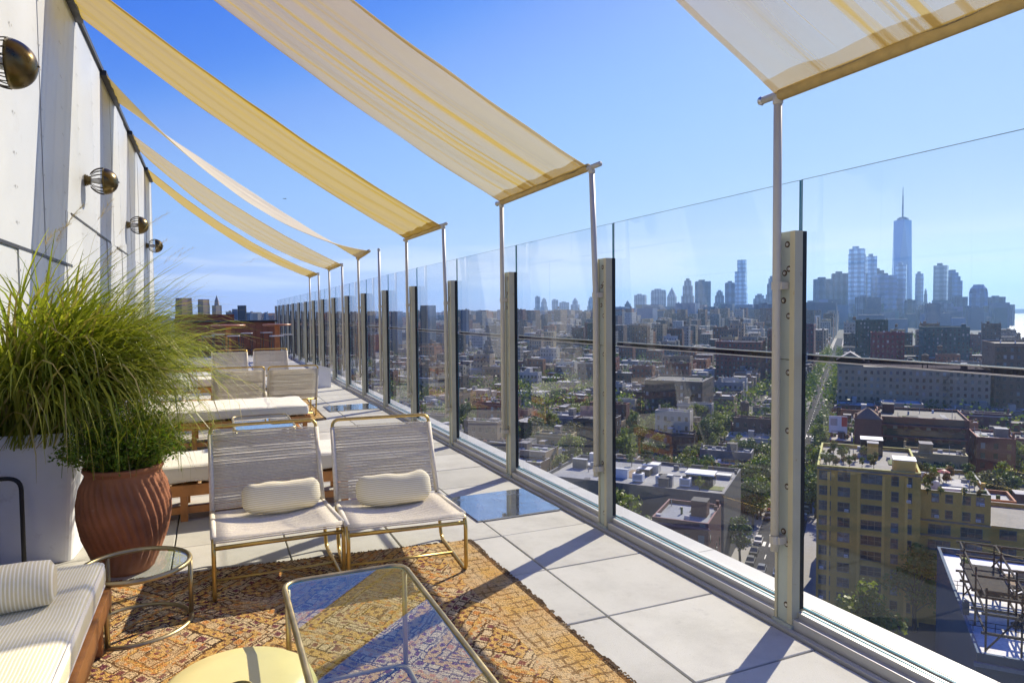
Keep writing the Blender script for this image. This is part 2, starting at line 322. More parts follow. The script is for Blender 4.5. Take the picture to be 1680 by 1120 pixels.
# rug: woven in steps, golden ground with zigzag bands of plum and dark brown diamonds
def rugmat(name):
    N = NT(name); v = N.co(); p = N.xyz(v)
    sn = lambda a, k: N.math('DIVIDE', N.math('FLOOR', N.math('MULTIPLY', a, k)), k)
    wob = N.noise(v, 6, 5, .6); wob2 = N.noise(N.map(v, (1, 1, 1), (0, 0, 0), (5, 3, 1)), 6, 5, .6)
    x = sn(N.math('ADD', p[0], N.math('MULTIPLY', wob, .075)), 135); y = sn(N.math('ADD', p[1], N.math('MULTIPLY', wob2, .075)), 120)
    gold, cream, orange, plum, brown, sand = (.66, .40, .12), (.72, .55, .31), (.62, .26, .07), (.17, .05, .065), (.075, .042, .024), (.65, .47, .25)
    def tri(a, s): return N.math('ABSOLUTE', N.math('SUBTRACT', N.math('FRACT', N.math('DIVIDE', a, s)), .5))
    L = N.math('ADD', N.math('MULTIPLY', tri(N.math('ADD', x, .24), 1.06), 1.06), N.math('MULTIPLY', tri(y, 1.24), 1.0)); fr = N.math('FRACT', N.math('DIVIDE', L, .30))
    bands = N.ramp(fr, [(0, sand), (.20, brown), (.235, gold), (.46, brown), (.485, cream), (.72, brown), (.745, sand), (.86, gold), (.97, brown)], True)
    def inb(a, b): return N.math('MULTIPLY', N.math('GREATER_THAN', fr, a), N.math('LESS_THAN', fr, b))
    def dia(sx, sy, o=0.0): return N.math('ADD', tri(N.math('ADD', x, o), sx), tri(N.math('ADD', y, o), sy))
    k1 = dia(.086, .098); ring = N.math('MULTIPLY', N.math('GREATER_THAN', k1, .46), N.math('LESS_THAN', k1, .60)); core = N.math('LESS_THAN', k1, .30)
    k2 = dia(.043, .050, .013); dots = N.math('LESS_THAN', k2, .37)
    c = N.mix(N.math('MULTIPLY', ring, inb(.485, .72)), bands, brown); c = N.mix(N.math('MULTIPLY', core, inb(.485, .72)), c, plum); c = N.mix(N.math('MULTIPLY', ring, inb(0, .2)), c, (.2, .1, .04)); c = N.mix(N.math('MULTIPLY', core, inb(0, .2)), c, orange)
    c = N.mix(N.math('MULTIPLY', dots, inb(.235, .46)), c, N.mix(N.math('GREATER_THAN', N.noise(v, 5, 3), .5), (.22, .10, .035), plum)); c = N.mix(N.math('MULTIPLY', dots, inb(.745, .97)), c, N.mix(N.math('GREATER_THAN', N.noise(v, 4, 3), .52), orange, plum))
    e = N.math('SUBTRACT', 1.67, p[0]); b1 = N.math('LESS_THAN', e, N.math('ADD', .25, N.math('MULTIPLY', wob, .08))); kx = N.math('FRACT', N.math('DIVIDE', x, .058)); ky = N.math('FRACT', N.math('DIVIDE', y, .066))
    lat = N.math('MULTIPLY', N.math('MAXIMUM', N.math('LESS_THAN', kx, .2), N.math('LESS_THAN', ky, .2)), N.math('GREATER_THAN', N.noise(v, 14, 4), .46)); bc = N.mix(N.math('MULTIPLY', lat, .8), N.mix(N.rng(wob2, .4, .6), gold, sand), (.20, .11, .04))
    c = N.mix(b1, c, bc); c = N.mix(N.math('LESS_THAN', e, .028), c, (.10, .06, .03))
    big = N.noise(v, 1.9, 5, .6); c = N.mix(N.rng(big, .50, .72, 0, .40), c, (.62, .28, .06)); c = N.mix(N.rng(N.noise(v, 3.0, 5, .7), .46, .30, 0, .65), c, (.72, .54, .31))
    c = N.mix(N.rng(N.noise(v, 60, 4, .75), .53, .63, 0, .62), c, (.12, .065, .03)); c = N.mix(N.rng(N.noise(v, 75, 3, .75), .57, .68, 0, .6), c, (.78, .61, .36)); c = N.mix(N.rng(N.noise(v, 20, 4, .7), .60, .70, 0, .5), c, (.55, .20, .05))
    N.base(c); N.surf(.95, 0, .1); N.bump(N.math('ADD', N.noise(v, 110, 4), N.math('MULTIPLY', big, .4)), 1.0, .02)
rugmat('rug')
plain('rug_fringe', (.20, .13, .06), .95, var=.4, scale=30)
# city
def citymat(name, rough=.85, var=.25, scale=.35, fine=0):
    N = NT(name); a = N.n('ShaderNodeVertexColor'); a.layer_name = 'Col'; v = N.co()
    c = N.mix(1.0, a.outputs[0], N.ramp(N.noise(v, scale, 6, .65), [(.25, (1-var,)*3), (.75, (1, 1, 1))]), 'MULTIPLY')
    if fine: c = N.mix(1.0, c, N.ramp(N.noise(v, fine, 3, .7), [(.3, (.72,)*3), (.7, (1, 1, 1))]), 'MULTIPLY')
    N.base(c); N.surf(rough, 0, .3)
citymat('city_wall', fine=4); citymat('city_roof', .8, .4, .22, fine=2.5)
N = NT('city_glass'); v = N.co(); N.base(N.ramp(N.n('ShaderNodeNewGeometry').outputs['Random Per Island'], [(0, (.010, .014, .02)), (.45, (.025, .035, .048)), (.72, (.07, .09, .10)), (.86, (.20, .24, .26)), (1, (.42, .42, .40))])); N.surf(.12, 0, .8)
N = NT('city_pane'); v = N.co(); oi = N.n('ShaderNodeObjectInfo'); N.base(N.mix(N.rng(N.noise(v, .9, 3), .35, .65), (.015, .022, .03), N.ramp(oi.outputs['Random'], [(0, (.02, .03, .045)), (.6, (.05, .08, .11)), (1, (.30, .40, .44))]))); N.surf(.1, 0, .8)
# far towers: floors and bays read as fine bands
def towermat(name, bay, belt, glassy):
    N = NT(name); a = N.n('ShaderNodeVertexColor'); a.layer_name = 'Col'; v = N.co(); p = N.xyz(v); oi = N.n('ShaderNodeObjectInfo')
    fx = N.math('PINGPONG', N.math('DIVIDE', N.math('ADD', p[0], p[1]), N.math('MULTIPLY', bay, N.math('ADD', .7, N.math('MULTIPLY', oi.outputs['Random'], .8)))), .5); fz = N.math('PINGPONG', N.math('DIVIDE', p[2], belt), .5)
    g = N.n('ShaderNodeNewGeometry'); side = N.math('LESS_THAN', N.math('ABSOLUTE', N.xyz(g.outputs['Normal'])[2]), .5)
    win = N.math('MULTIPLY', side, N.math('ADD', N.math('MULTIPLY', N.rng(fx, .2, .3), .75 if not glassy else .55), N.math('MULTIPLY', N.rng(fz, .2, .3), .45 if not glassy else .6)))
    pat = N.rng(N.noise(v, .035, 4, .6), .4, .62, 0, .5)
    c = N.mix(win, a.outputs[0], N.mix(1.0, a.outputs[0], (.30, .36, .45), 'MULTIPLY')); c = N.mix(N.math('MULTIPLY', pat, side), c, N.mix(1.0, c, (1.6, 1.6, 1.55), 'MULTIPLY')); N.base(c); N.surf(.75 - .55*glassy, .75*glassy, .5)
towermat('tower_stone', 17, 34, 0); towermat('tower_glass', 21, 16, 1)
plain('asphalt', (.055, .055, .058), 1.0, var=.25, scale=.2, spec=.1); plain('sidewalk', (.26, .25, .235), .85, var=.15, scale=.3); plain('road_paint', (.7, .7, .66), .7)
plain('city_ground', (.10, .10, .085), .95, var=.55, scale=.012)
N = NT('water'); v = N.co(); N.base((.05, .08, .11)); N.surf(.22, 0, .5); N.bump(N.noise(N.map(v, (1, 1, 1)), .06, 6, .7), .6, 3.0)
plain('roof_white', (.74, .74, .72), .7, var=.1, scale=.2)
def carmat(): 
    N = NT('car_paint'); oi = N.n('ShaderNodeObjectInfo'); N.base(oi.outputs['Color']); N.surf(.3, 0, .6); N.b.inputs['Coat Weight'].default_value = .4
carmat(); plain('tyre', (.02, .02, .02), .9)
plain('billboard_red', (.45, .05, .05), .5); plain('billboard_orange', (.5, .28, .2), .5, var=.5, scale=.4); plain('billboard_blue', (.05, .12, .42), .5, var=.4, scale=.4)
N = NT('haze_air'); N.t.nodes.remove(N.b); pv = N.n('ShaderNodeVolumePrincipled'); pv.inputs['Color'].default_value = (.36, .63, 1.0, 1); pv.inputs['Density'].default_value = 0.00009; pv.inputs['Anisotropy'].default_value = .35; N.l(pv.outputs[0], N.out.inputs['Volume'])
# ================================================================== THE TERRACE
rnd = random.Random(7)
POST_Y = [2.65 + 1.8*k for k in range(-1, 18)]
mb = MB(); mb.box(-1.44, -2.0, -.30, 2.66, 34.2, -.052); floor = structure(mb.build('terrace_floor', 'slab'))
jx = [-1.398, -1.018, -.281, .456, 1.193, 1.930, 2.655]; g = .0045; tile_cache = {}
for i in range(6):
    for k in range(46):
        wx = jx[i+1]-jx[i]-2*g; wy = .737-2*g; key = round(wx, 4)
        if key not in tile_cache:
            b = MB(); e = .004
            b.box(-wx/2, -wy/2, -.05, wx/2, wy/2, -e)
            b.f.pop(0); b.m.pop(0); b.c.pop(0)
            t = [(-wx/2+e, -wy/2+e, 0), (wx/2-e, -wy/2+e, 0), (wx/2-e, wy/2-e, 0), (-wx/2+e, wy/2-e, 0)]; o = [(-wx/2, -wy/2, -e), (wx/2, -wy/2, -e), (wx/2, wy/2, -e), (-wx/2, wy/2, -e)]
            b.quad(*t)
            for q in range(4): b.quad(o[q], o[(q+1) % 4], t[(q+1) % 4], t[q])
            tile_cache[key] = b.mesh('paver', 'paver')
        link('paver', tile_cache[key], floor, ((jx[i]+jx[i+1])/2, -.555+.737*(k+.5), rnd.uniform(-.0025, .0015)), (rnd.uniform(-.0012, .0012), rnd.uniform(-.0012, .0012), 0))
mb = MB(); mb.box(-30, -45, -55, 2.90, 36, -.31); structure(mb.build('terrace_base', 'white_panel'))

# glass-floor mats
def floor_mat(x0, y0, x1, y1, label):
    b = MB(); b.box(0, 0, .003, x1-x0, y1-y0, .014); o = b.build('floor_panel', 'floor_glass', loc=(x0, y0, 0), rot=R(1.2)); tag(o, label, 'floor panel')
floor_mat(1.885, 4.98, 2.63, 5.72, 'dark mirror-like panel lying on the pavers beside the near lounge chair')
floor_mat(1.80, 11.74, 2.64, 12.46, 'smaller far mirror-like floor panel near the glass wall, beyond the near lounge chairs')

# ---- balustrade: kerb channel, ledge, posts, panes, poles
mb = MB(); mb.box(2.860, -1, -.30, 3.03, 34.2, .062); mb.box(3.03, -1, -.30, 3.05, 34.2, .045)
ledge = tag(mb.build('outer_ledge', 'ledge_paint'), 'long white coping ledge outside the glass wall', 'ledge')
for k in range(12):
    b = MB(); b.box(2.862, POST_Y[k]+.92, .0625, 3.028, POST_Y[k]+.926, .0632); b.build('joint', 'panel_seam', ledge)
mb = MB(); mb.box(2.664, -1, -.05, 2.694, 34.2, .012)
edge = tag(mb.build('edge_trim', 'aluminium'), 'narrow metal edging strip between the pavers and the glass wall', 'trim')

def ordinal(n):
    if n > 20: return {2: 'twenty-', 3: 'thirty-', 4: 'forty-', 5: 'fifty-', 6: 'sixty-'}[n//10] + ordinal(n % 10) if n % 10 else {3: 'thirtieth', 4: 'fortieth', 5: 'fiftieth', 6: 'sixtieth'}[n//10]
    return ['first','second','third','fourth','fifth','sixth','seventh','eighth','ninth','tenth','eleventh','twelfth','thirteenth','fourteenth','fifteenth','sixteenth','seventeenth','eighteenth','nineteenth','twentieth'][n-1]
def bay_name(k):  # k = 0 for the bay at the right edge of the picture
    return 'rightmost' if k == 0 else ordinal(k+1)
boltm = None
def make_post(k, y):
    global boltm
    lab = ('grey-green steel post at far right edge, out of the frame' if k == 0 else 'nearest tall grey-green steel post of the glass wall' if k == 1 else f'{ordinal(k)} nearest grey-green steel post of the glass wall' if k < 18 else 'farthest grey-green steel post of the glass wall')
    t = thing('glazing_post', lab, 'post', (2.70, y, 0), 0, 'posts of the glass wall')
    b = MB(); b.box(.004, -.034, .03, .052, .036, 1.395); b.build('lower_channel', 'post_paint', t)
    b = MB(); b.box(.004, -.034, 1.399, .052, .036, 2.05); b.build('upper_channel', 'post_paint', t)
    b = MB(); b.box(-.003, -.066, .03, .050, -.0345, 2.05); b.build('flange', 'post_flange', t)
    b = MB(); b.box(-.003, .0365, .03, .050, .052, 2.05); b.build('flange', 'post_flange', t)
    b = MB(); b.box(.0525, -.060, .10, .084, .050, 2.05); b.build('gasket', 'gasket', t)
    b = MB(); b.box(-.012, -.072, -.04, .10, .058, .029); b.build('foot', 'post_paint', t)
    if k < 7:
        if boltm is None:
            b = MB(); b.lathe([(0, .0012), (.0165, .0012), (.0165, -.001)], 12, 1); b.lathe([(.0085, .0012), (.0085, .004), (.005, .0055), (0.0, .0055)], 10, 0); boltm = b.mesh('bolt', ['steel', 'rust'])
        for z, yy in ((1.985, -.01), (1.86, -.022), (1.84, .006), (1.62, -.022), (1.33, -.022), (1.03, -.022), (.74, -.022), (.50, .000), (.44, -.022), (.12, -.022), (1.70, .012)):
            link('bolt', boltm, t, (.0045, yy, z), (0, -math.pi/2, 0))
    return t
for k, y in enumerate(POST_Y): make_post(k, y)

def make_bay(k, y0, y1):
    lab = f'{bay_name(k)} clear glass bay of the wall counted from the right edge' if k < 17 else 'farthest clear glass bay of the wall beside the bar'
    t = thing('glass_bay', lab, 'glass panel', (2.805, y0, 0), 0, 'bays of the glass wall')
    a, c = .006, (y1-y0)-.006
    for nm, z0, z1 in (('lower_pane', .093, 1.388), ('upper_pane', 1.424, 2.32)):
        b = MB(); x0, x1 = -.006, .006
        v = [(x0,a,z0),(x1,a,z0),(x1,c,z0),(x0,c,z0),(x0,a,z1),(x1,a,z1),(x1,c,z1),(x0,c,z1)]
        b.add(v, [(0,4,7,3), (1,2,6,5)], 0); b.add(v, [(4,5,6,7),(0,1,5,4),(2,3,7,6),(3,2,1,0)], 1)
        b.build(nm, ['pane', 'glass_edge'], t)
    for z in (1.3885, 1.4185):
        b = MB(); b.box(-.0095, .055, z, .0095, c-.05, z+.0050); b.build('pane_edge', 'ledge_paint', t)  # pale strips paint in the sunlit gleam of the polished glass edges
    b = MB(); b.box(-.004, .055, 1.3940, .004, c-.05, 1.4180); b.build('joint_strip', 'smoke_glass', t)
    b = MB(); b.box(-.100, .062, 0, -.064, c-.055, .060); b.box(-.0638, .062, 0, -.018, c-.055, .088); b.box(.018, .062, 0, .052, c-.055, .088); b.box(-.0178, .062, 0, .0178, c-.055, .070)
    sf = b.build('sill_channel', 'aluminium', t)
    b = MB(); b.box(-.040, .07, .0882, -.030, c-.06, .0895); b.build('seal', 'glass_edge', sf); b = MB(); b.box(.024, .07, .0882, .030, c-.06, .0895); b.build('seal', 'gasket', sf)
for k in range(18): make_bay(k, POST_Y[k], POST_Y[k+1])

POLE_X, POLE_Z = 2.655, 2.71
SAILS = [(-1, 0, 'r'), (1, 2, 'a'), (3, 4, 'b'), (5, 6, 'c'), (7, 8, 'd'), (9, 10, 'e')]
for k in range(0, 12):
    y = POST_Y[k] + .012; bare = (k == 6)
    if k == 0: lab = 'sail pole at the far right edge, out of the frame'
    elif k == 1: lab = 'nearest slim grey sail pole clamped to the nearest post'
    elif bare: lab = 'bare slim grey pole with no sail, clamped to the sixth nearest post'
    else: lab = f'slim grey sail pole clamped to the {ordinal(k)} nearest post'
    t = thing('sail_pole', lab, 'pole', (POLE_X, y, 0), 0, 'poles carrying the shade sails')
    ly = .05 if k in (4, 2) else 0.0
    b = MB(); b.tube([(0, 0, .40), (0, 0, 1.8), (0, ly*1.0, POLE_Z-.02 if not bare else POLE_Z+.02)], .0215, 12); b.build('tube', 'pole_paint', t, smooth=True)
    for z in (.46, 1.775):
        b = MB(); b.bar((.0, -.006, z), (.046, -.006, z), .062, .036); b.tube([(0, -.0, z-.02), (0, 0, z+.02)], .0265, 12); br = b.build('clamp', 'pole_paint', t)
        b = MB(); b.lathe([(.012, 0), (.012, .008), (0, .009)], 8); b.build('clamp_bolt', 'steel', br, (.022, -.022, z), (math.pi/2, 0, 0))
    b = MB(); b.lathe([(0, .03), (.018, .026), (.026, .008), (.026, -.012), (.02, -.02)], 12); b.build('cap', 'pole_paint', t, (0, ly, POLE_Z + (.03 if bare else 0)))

WALL_X, WALL_Z, WALL_Y1 = -1.40, 5.25, 21.0
sail_labels = {'r': 'shade sail overhead at the upper right corner of the picture', 'a': 'widest pale beige shade sail, crossing the top centre', 'b': 'second long yellow shade sail, reaching the top of the white wall',
    'c': 'loose twisted shade sail with a cream lit top and one free corner', 'd': 'yellow shade sail between the twisted one and the farthest one', 'e': 'farthest narrow yellow shade sail, ending lowest at the glass wall'}
def make_sail(k0, k1, kind):
    y0 = (POST_Y[k0+1] + .10); y1 = (POST_Y[k1+1] + .012)
    if kind == 'r': y0 = POST_Y[0] + .05
    if kind == 'b': y0 += .02
    t = thing('shade_sail', sail_labels[kind], 'shade sail', (0, 0, 0), 0, 'shade sails over the terrace')
    sag0, sag1 = {'r': (.12, .12), 'a': (.12, .14), 'b': (.10, .12), 'c': (.52, .06), 'd': (.16, .36), 'e': (.24, .29)}[kind]
    bx, bz = POLE_X, POLE_Z + .03; ya, za = (y0, bz)
    if kind == 'c': ya, za = POST_Y[6] + .78, bz + .05
    wy0, wy1 = y0 + .04, y1 - .10; sd = ord(kind)
    def P(u, v):   # u: wall -> bar, v: near -> far edge
        yw = wy0 + (wy1-wy0)*v; yb = ya + (y1-ya)*v; zb = za + (bz-za)*v
        x = WALL_X + .06 + (bx - WALL_X - .06)*u; inset = .055*math.sin(math.pi*u)
        y = yw + (yb-yw)*u + inset*(1-2*v); sag = sag0*(1-v) + sag1*v
        z = WALL_Z - .02 + (zb - WALL_Z + .02)*u - sag*4*u*(1-u) - .05*math.sin(math.pi*v)*math.sin(math.pi*u)
        z += .016*math.sin(v*23 + sd + 1.5*math.sin(u*3+sd)) * (1-.5*u) + .010*noise.noise(Vector((u*9, v*26, sd)))
        return (x, y, z)
    cm = {'r': 'sailcloth_open', 'a': 'sailcloth_thin', 'c': 'sailcloth_sunlit_cream', 'd': 'sailcloth_thin'}.get(kind, 'sailcloth'); b = MB(); b.grid(P, 48, 40); b.build('cloth', cm, t, smooth=True)
    for v in (0, 1):   # doubled side hems
        b = MB(); dv = .022 if v == 0 else -.022
        b.grid(lambda u, q: tuple(Vector(P(u, v + dv*q)) + Vector((0, 0, -.006))), 40, 1); b.build('hem', cm, t, smooth=True)
    b = MB(); b.grid(lambda q, v: tuple(Vector(P(1 - .028*q, v)) + Vector((0, 0, -.006))), 2, 20); b.build('hem', cm, t, smooth=True)
    pa = Vector(P(1, 0)); pb = Vector(P(1, 1))
    b = MB(); b.tube([pa + (pb-pa)*.01, pb - (pb-pa)*.01], .030, 12); b.build('bar_sleeve', 'sailcloth_solid', t, smooth=True)
    d = (pb-pa).normalized(); b = MB()
    if kind == 'c': b.tube([pa - d*.02, pb + d*.10], .019, 10)
    else: b.tube([(bx, (POST_Y[k0+1] if kind != 'r' else POST_Y[0]) - .06, bz), (bx, y1 + .10, bz)], .019, 10)
    rod = b.build('bar', 'pole_paint', t, smooth=True)
    b = MB(); b.lathe([(0, .018), (.018, .012), (.024, 0), (.018, -.012), (0, -.018)], 10); b.build('end_cap', 'steel', rod, (bx, y1 + .115, bz), (math.pi/2, 0, 0), smooth=True)
    b = MB(); b.box(WALL_X-.01, wy0-.03, WALL_Z-.06, WALL_X+.075, wy1+.03, WALL_Z+.015); b.build('wall_bracket', 'black_metal', t)
plain('sailcloth_solid', (.50, .36, .13), .8, var=.15, scale=14, bump=.2)
for s_ in SAILS: make_sail(*s_)

# ---- the white wall
mb = MB(); mb.box(-1.9, -2, 0, -1.438, WALL_Y1, WALL_Z); wall = tag(mb.build('facade_wall', 'slab'), 'tall white panelled wall along the left side of the terrace', 'wall')
cuts = [-2.0]
while cuts[-1] < WALL_Y1 - 1.3: cuts.append(cuts[-1] + rnd.choice((.86, 1.02, 1.18)))
cuts.append(WALL_Y1)
for i in range(len(cuts)-1):
    a, c = cuts[i], cuts[i+1]; mid = (a+c)/2; zj = 2.21 if mid < 8.95 else 2.79
    for z0, z1 in ((.0, zj), (zj, WALL_Z)):
        b = MB(); b.box(-1.437, a+.005, z0+.004, WALL_X - rnd.uniform(0, .014), c-.005, z1-.004); b.build('panel', 'white_panel', wall)
b = MB(); b.box(-1.9, -2, WALL_Z, WALL_X+.03, WALL_Y1+.02, WALL_Z+.07); b.build('coping', 'black_metal', wall)
b = MB(); b.box(-1.9, WALL_Y1, 0, WALL_X-.002, WALL_Y1+.03, WALL_Z-.002); b.build('end_panel', 'white_panel', wall)
for a, c, z in ((-2, 8.95, 2.21), (9.0, 12.3, 2.79), (13.1, 14.7, 2.79)):
    b = MB(); b.box(WALL_X-.004, a, z-.014, WALL_X+.004, c, z+.014); b.build('joint_strip', 'black_metal', wall)
b = MB()
for i in range(1, len(cuts)-1):
    for q in range(17):
        z = .2 + q*.31 + rnd.uniform(-.06, .06)
        for s in (-.028, .028):
            y = cuts[i] + s
            b.add([(WALL_X+.0015, y + .011*math.cos(a_*math.pi/3), z + .011*math.sin(a_*math.pi/3)) for a_ in range(6)], [(0,1,2,3,4,5)])
b.build('rivets', 'panel_seam', wall, kind='stuff')

# ---- caged globe lamps on the wall
def make_lamp(label, y, z=3.35):
    t = thing('wall_lamp', label, 'lamp', (WALL_X, y, z), 0, 'globe lamps on the white wall')
    cx, r = .20, .165
    b = MB(); b.tube([(0, 0, 0), (.012, 0, 0)], .075, 20); b.tube([(.012, 0, 0), (.065, 0, 0)], .056, 20); b.tube([(.02, 0, 0), (.032, 0, 0)], .066, 20); b.build('collar', 'dark_brass', t)
    for q in range(18):
        a = 2*math.pi*q/18; pts = []
        for i in range(7):
            th = R(148) - (R(148)-R(88))*i/6; pts.append((cx + r*math.cos(th), r*math.sin(th)*math.cos(a), r*math.sin(th)*math.sin(a)))
        b = MB(); b.tube(pts, .0042, 5); b.build('cage_wire', 'cage_metal', t)
    b = MB(); prof = [(r*math.sin(R(90)*i/12)*1.0, r*math.cos(R(90)*i/12)) for i in range(13)]
    b.lathe(prof + [(r-.006, 0.0), (.0, .004)], 40); b.build('dome', 'dark_brass', t, (cx, 0, 0), (0, math.pi/2, 0), smooth=True)
    b = MB(); b.lathe([(0, .014), (.007, .009), (.007, 0)], 8); b.build('tip', 'cage_metal', t, (cx+r-.001, 0, 0), (0, math.pi/2, 0))
    b = MB(); b.lathe([(0, .06), (.03, .05), (.042, .02), (.03, -.02), (.02, -.06)], 14); b.build('bulb', 'white_plastic', t, (.13, 0, 0), (0, math.pi/2, 0), smooth=True)
for y, l in ((5.62, 'largest globe wall lamp, cut off by the left edge of the picture'), (10.04, 'caged globe wall lamp casting a shadow on the wall, second from the left edge'), (14.65, 'third caged globe wall lamp from the left edge'), (18.84, 'farthest caged globe lamp at the end of the white wall')): make_lamp(l, y)

# ================================================================== FURNITURE
def cord_chair(label, x, y, rz):
    W = .73; h = W/2; r = .0125
    t = thing('lounge_chair', label, 'chair', (x, y, 0), rz, 'corded brass lounge chairs')
    joint = Vector((0, .80, .305)); top = Vector((0, 1.09, .86))
    for s in (-1, 1):
        b = MB(); sx = s*h
        b.tube(rounded([(sx, .80, .30), (sx, .03, .355), (sx, 0, .30), (sx, 0, r), (sx, .68, r), (sx, .80, .29)], .05, 5), r, 9); b.build('side_frame', 'brass', t, smooth=True)
        b = MB(); q0 = joint.lerp(top, .03); q1 = joint.lerp(top, .90); b.tube([(sx, q0.y, q0.z), (sx, q1.y, q1.z)], .0165, 9); b.build('cord_wrap', 'cord', t, smooth=True)
        b = MB(); b.tube([(sx, .78, .312), (sx, .05, .365)], .0175, 9); b.build('cord_wrap', 'cord', t, smooth=True)
    b = MB(); b.tube(rounded([(-h, joint.y, joint.z), (-h, top.y, top.z), (h, top.y, top.z), (h, joint.y, joint.z)], .06, 6), r, 9); b.build('back_frame', 'brass', t, smooth=True)
    b = MB(); b.tube([(-h, .01, .318), (h, .01, .318)], r, 9); b.build('front_rail', 'brass', t, smooth=True)
    b = MB(); b.tube([(-h, .34, r), (h, .34, r)], r*.9, 9); b.build('floor_stretcher', 'brass', t, smooth=True)
    b = MB(); b.tube([(-h, .795, .30), (h, .795, .30)], r*.9, 9); b.build('rear_rail', 'brass', t, smooth=True)
    rr = random.Random(int(x*100)+3); b = MB(); n = 50
    for i in range(n):
        q = joint.lerp(top, .05 + .84*i/(n-1)); jit = rr.uniform(-.0010, .0010); bow = rr.uniform(-.0009, .0009); wv = rr.uniform(0, 6)
        b.tube([(h*(2*j/8-1)*.985, q.y + .012*(1-(2*j/8-1)**2)*.8, q.z + jit + bow*math.sin(math.pi*j/8) + .0004*math.sin(wv+j)) for j in range(9)], .0046, 5)
    for i in range(0, n-1, 2):
        q = joint.lerp(top, .05 + .84*(i+.5)/(n-1)); jit = rr.uniform(-.003, .003)
        b.tube([(h*(2*j/8-1)*.985, q.y + .030 + .012*(1-(2*j/8-1)**2), q.z + .012 + jit*.3 + .0004*math.sin(i+j)) for j in range(9)], .0043, 5)
    b.build('backrest_cords', 'cord', t, kind='stuff', smooth=True)
    b = MB(); n = 72
    for i in range(n):
        f = i/(n-1); yy = .79 - .785*f; zz = .318 + .055*f - .02*max(0, (f-.94)/.06)**2
        jit = rr.uniform(-.0016, .0016); sg = .045*math.sin(math.pi*min(1, f*1.02))**.7 if f < .98 else .0
        b.tube([(h*(2*j/8-1), yy + jit, zz - sg*(1-(2*j/8-1)**2) + .001*math.sin(j*2+i)) for j in range(9)], .0052, 5)
    b.build('seat_cords', 'cord', t, kind='stuff', smooth=True)
    return t
cord_chair('near brass lounge chair with white cords, beside the round glass table', .345, 4.20, R(.5))
cord_chair('near brass lounge chair with white cords, nearer the glass wall', 1.085, 4.08, R(-4.5))
cord_chair('corded lounge chair of the middle pair, its back turned, left one', .36, 12.12, R(180))
cord_chair('corded lounge chair of the middle pair, its back turned, right one', 1.16, 12.05, R(179))
cord_chair('corded lounge chair of the farthest pair, in front of the bar, left one', .36, 15.6, R(0))
cord_chair('corded lounge chair of the farthest pair, in front of the bar, right one', 1.22, 15.7, R(-1))
def pillow(label, x, y, z, rz, lx=.52):
    b = MB(); rbox(b, lx, .14, .205, .06, 16, 0, rough=.022, seed=x*9); b.v = [(p[0]*(1 - .10*(abs(p[2])/.1)**2*(abs(p[0])/(lx/2))**3), p[1]*(1 - .45*(abs(p[0])/(lx/2))**4), p[2]*(1 + .05*math.cos(p[0]*9)) - .012*(1-(p[0]/(lx/2))**2)) for p in b.v]; o = b.build('lumbar_pillow', 'ticking_z', smooth=True, loc=(x, y, z), rot=(R(-22), 0, rz)); tag(o, label, 'pillow', 'striped lumbar pillows')
pillow('cream striped pillow on the near left corded chair', .41, 4.845, .425, R(3)); pillow('cream striped pillow on the near right corded chair', 1.15, 4.70, .425, R(-1), .54)

def glass_table(label, x0, y0, x1, y1, z, mat='brass_dull'):
    t = thing('coffee_table', label, 'table', ((x0+x1)/2, (y0+y1)/2, 0), 0, 'brass coffee tables with glass tops')
    hx, hy = (x1-x0)/2, (y1-y0)/2; r = .0125
    fr = rounded([(-hx, -hy, z), (hx, -hy, z), (hx, hy, z), (-hx, hy, z)], .085, 7, True)
    b = MB(); b.tube(fr, r, 10, True); b.build('top_frame', mat, t, smooth=True)
    b = MB(); ins = rounded([(-hx+.012, -hy+.012, z+.004), (hx-.012, -hy+.012, z+.004), (hx-.012, hy-.012, z+.004), (-hx+.012, hy-.012, z+.004)], .08, 7, True); n = len(ins)
    b.add([tuple(p) for p in ins], [tuple(range(n))], 0); b.add([(p.x, p.y, p.z-.008) for p in ins], [tuple(range(n))[::-1]], 0)
    b.add([tuple(p) for p in ins] + [(p.x, p.y, p.z-.008) for p in ins], [(i, i+n, (i+1) % n+n, (i+1) % n) for i in range(n)], 1); b.build('glass_top', ['table_glass', 'glass_edge'], t)
    for sx in (-1, 1):
        for sy in (-1, 1):
            b = MB(); b.tube([(sx*(hx-.012), sy*(hy-.07), r), (sx*(hx-.012), sy*(hy-.07), z-.005)], r*.95, 10); b.build('leg', mat, t, smooth=True)
    b = MB(); b.tube(rounded([(-hx+.012, -hy+.07, r), (hx-.012, -hy+.07, r), (hx-.012, hy-.07, r), (-hx+.012, hy-.07, r)], .07, 6, True), r*.9, 9, True); b.build('floor_frame', mat, t, smooth=True)
glass_table('near rectangular glass coffee table on the patterned rug', .262, 1.72, .805, 3.14, .46)
glass_table('glass coffee table between the two cream benches', .20, 7.75, .82, 8.85, .42)
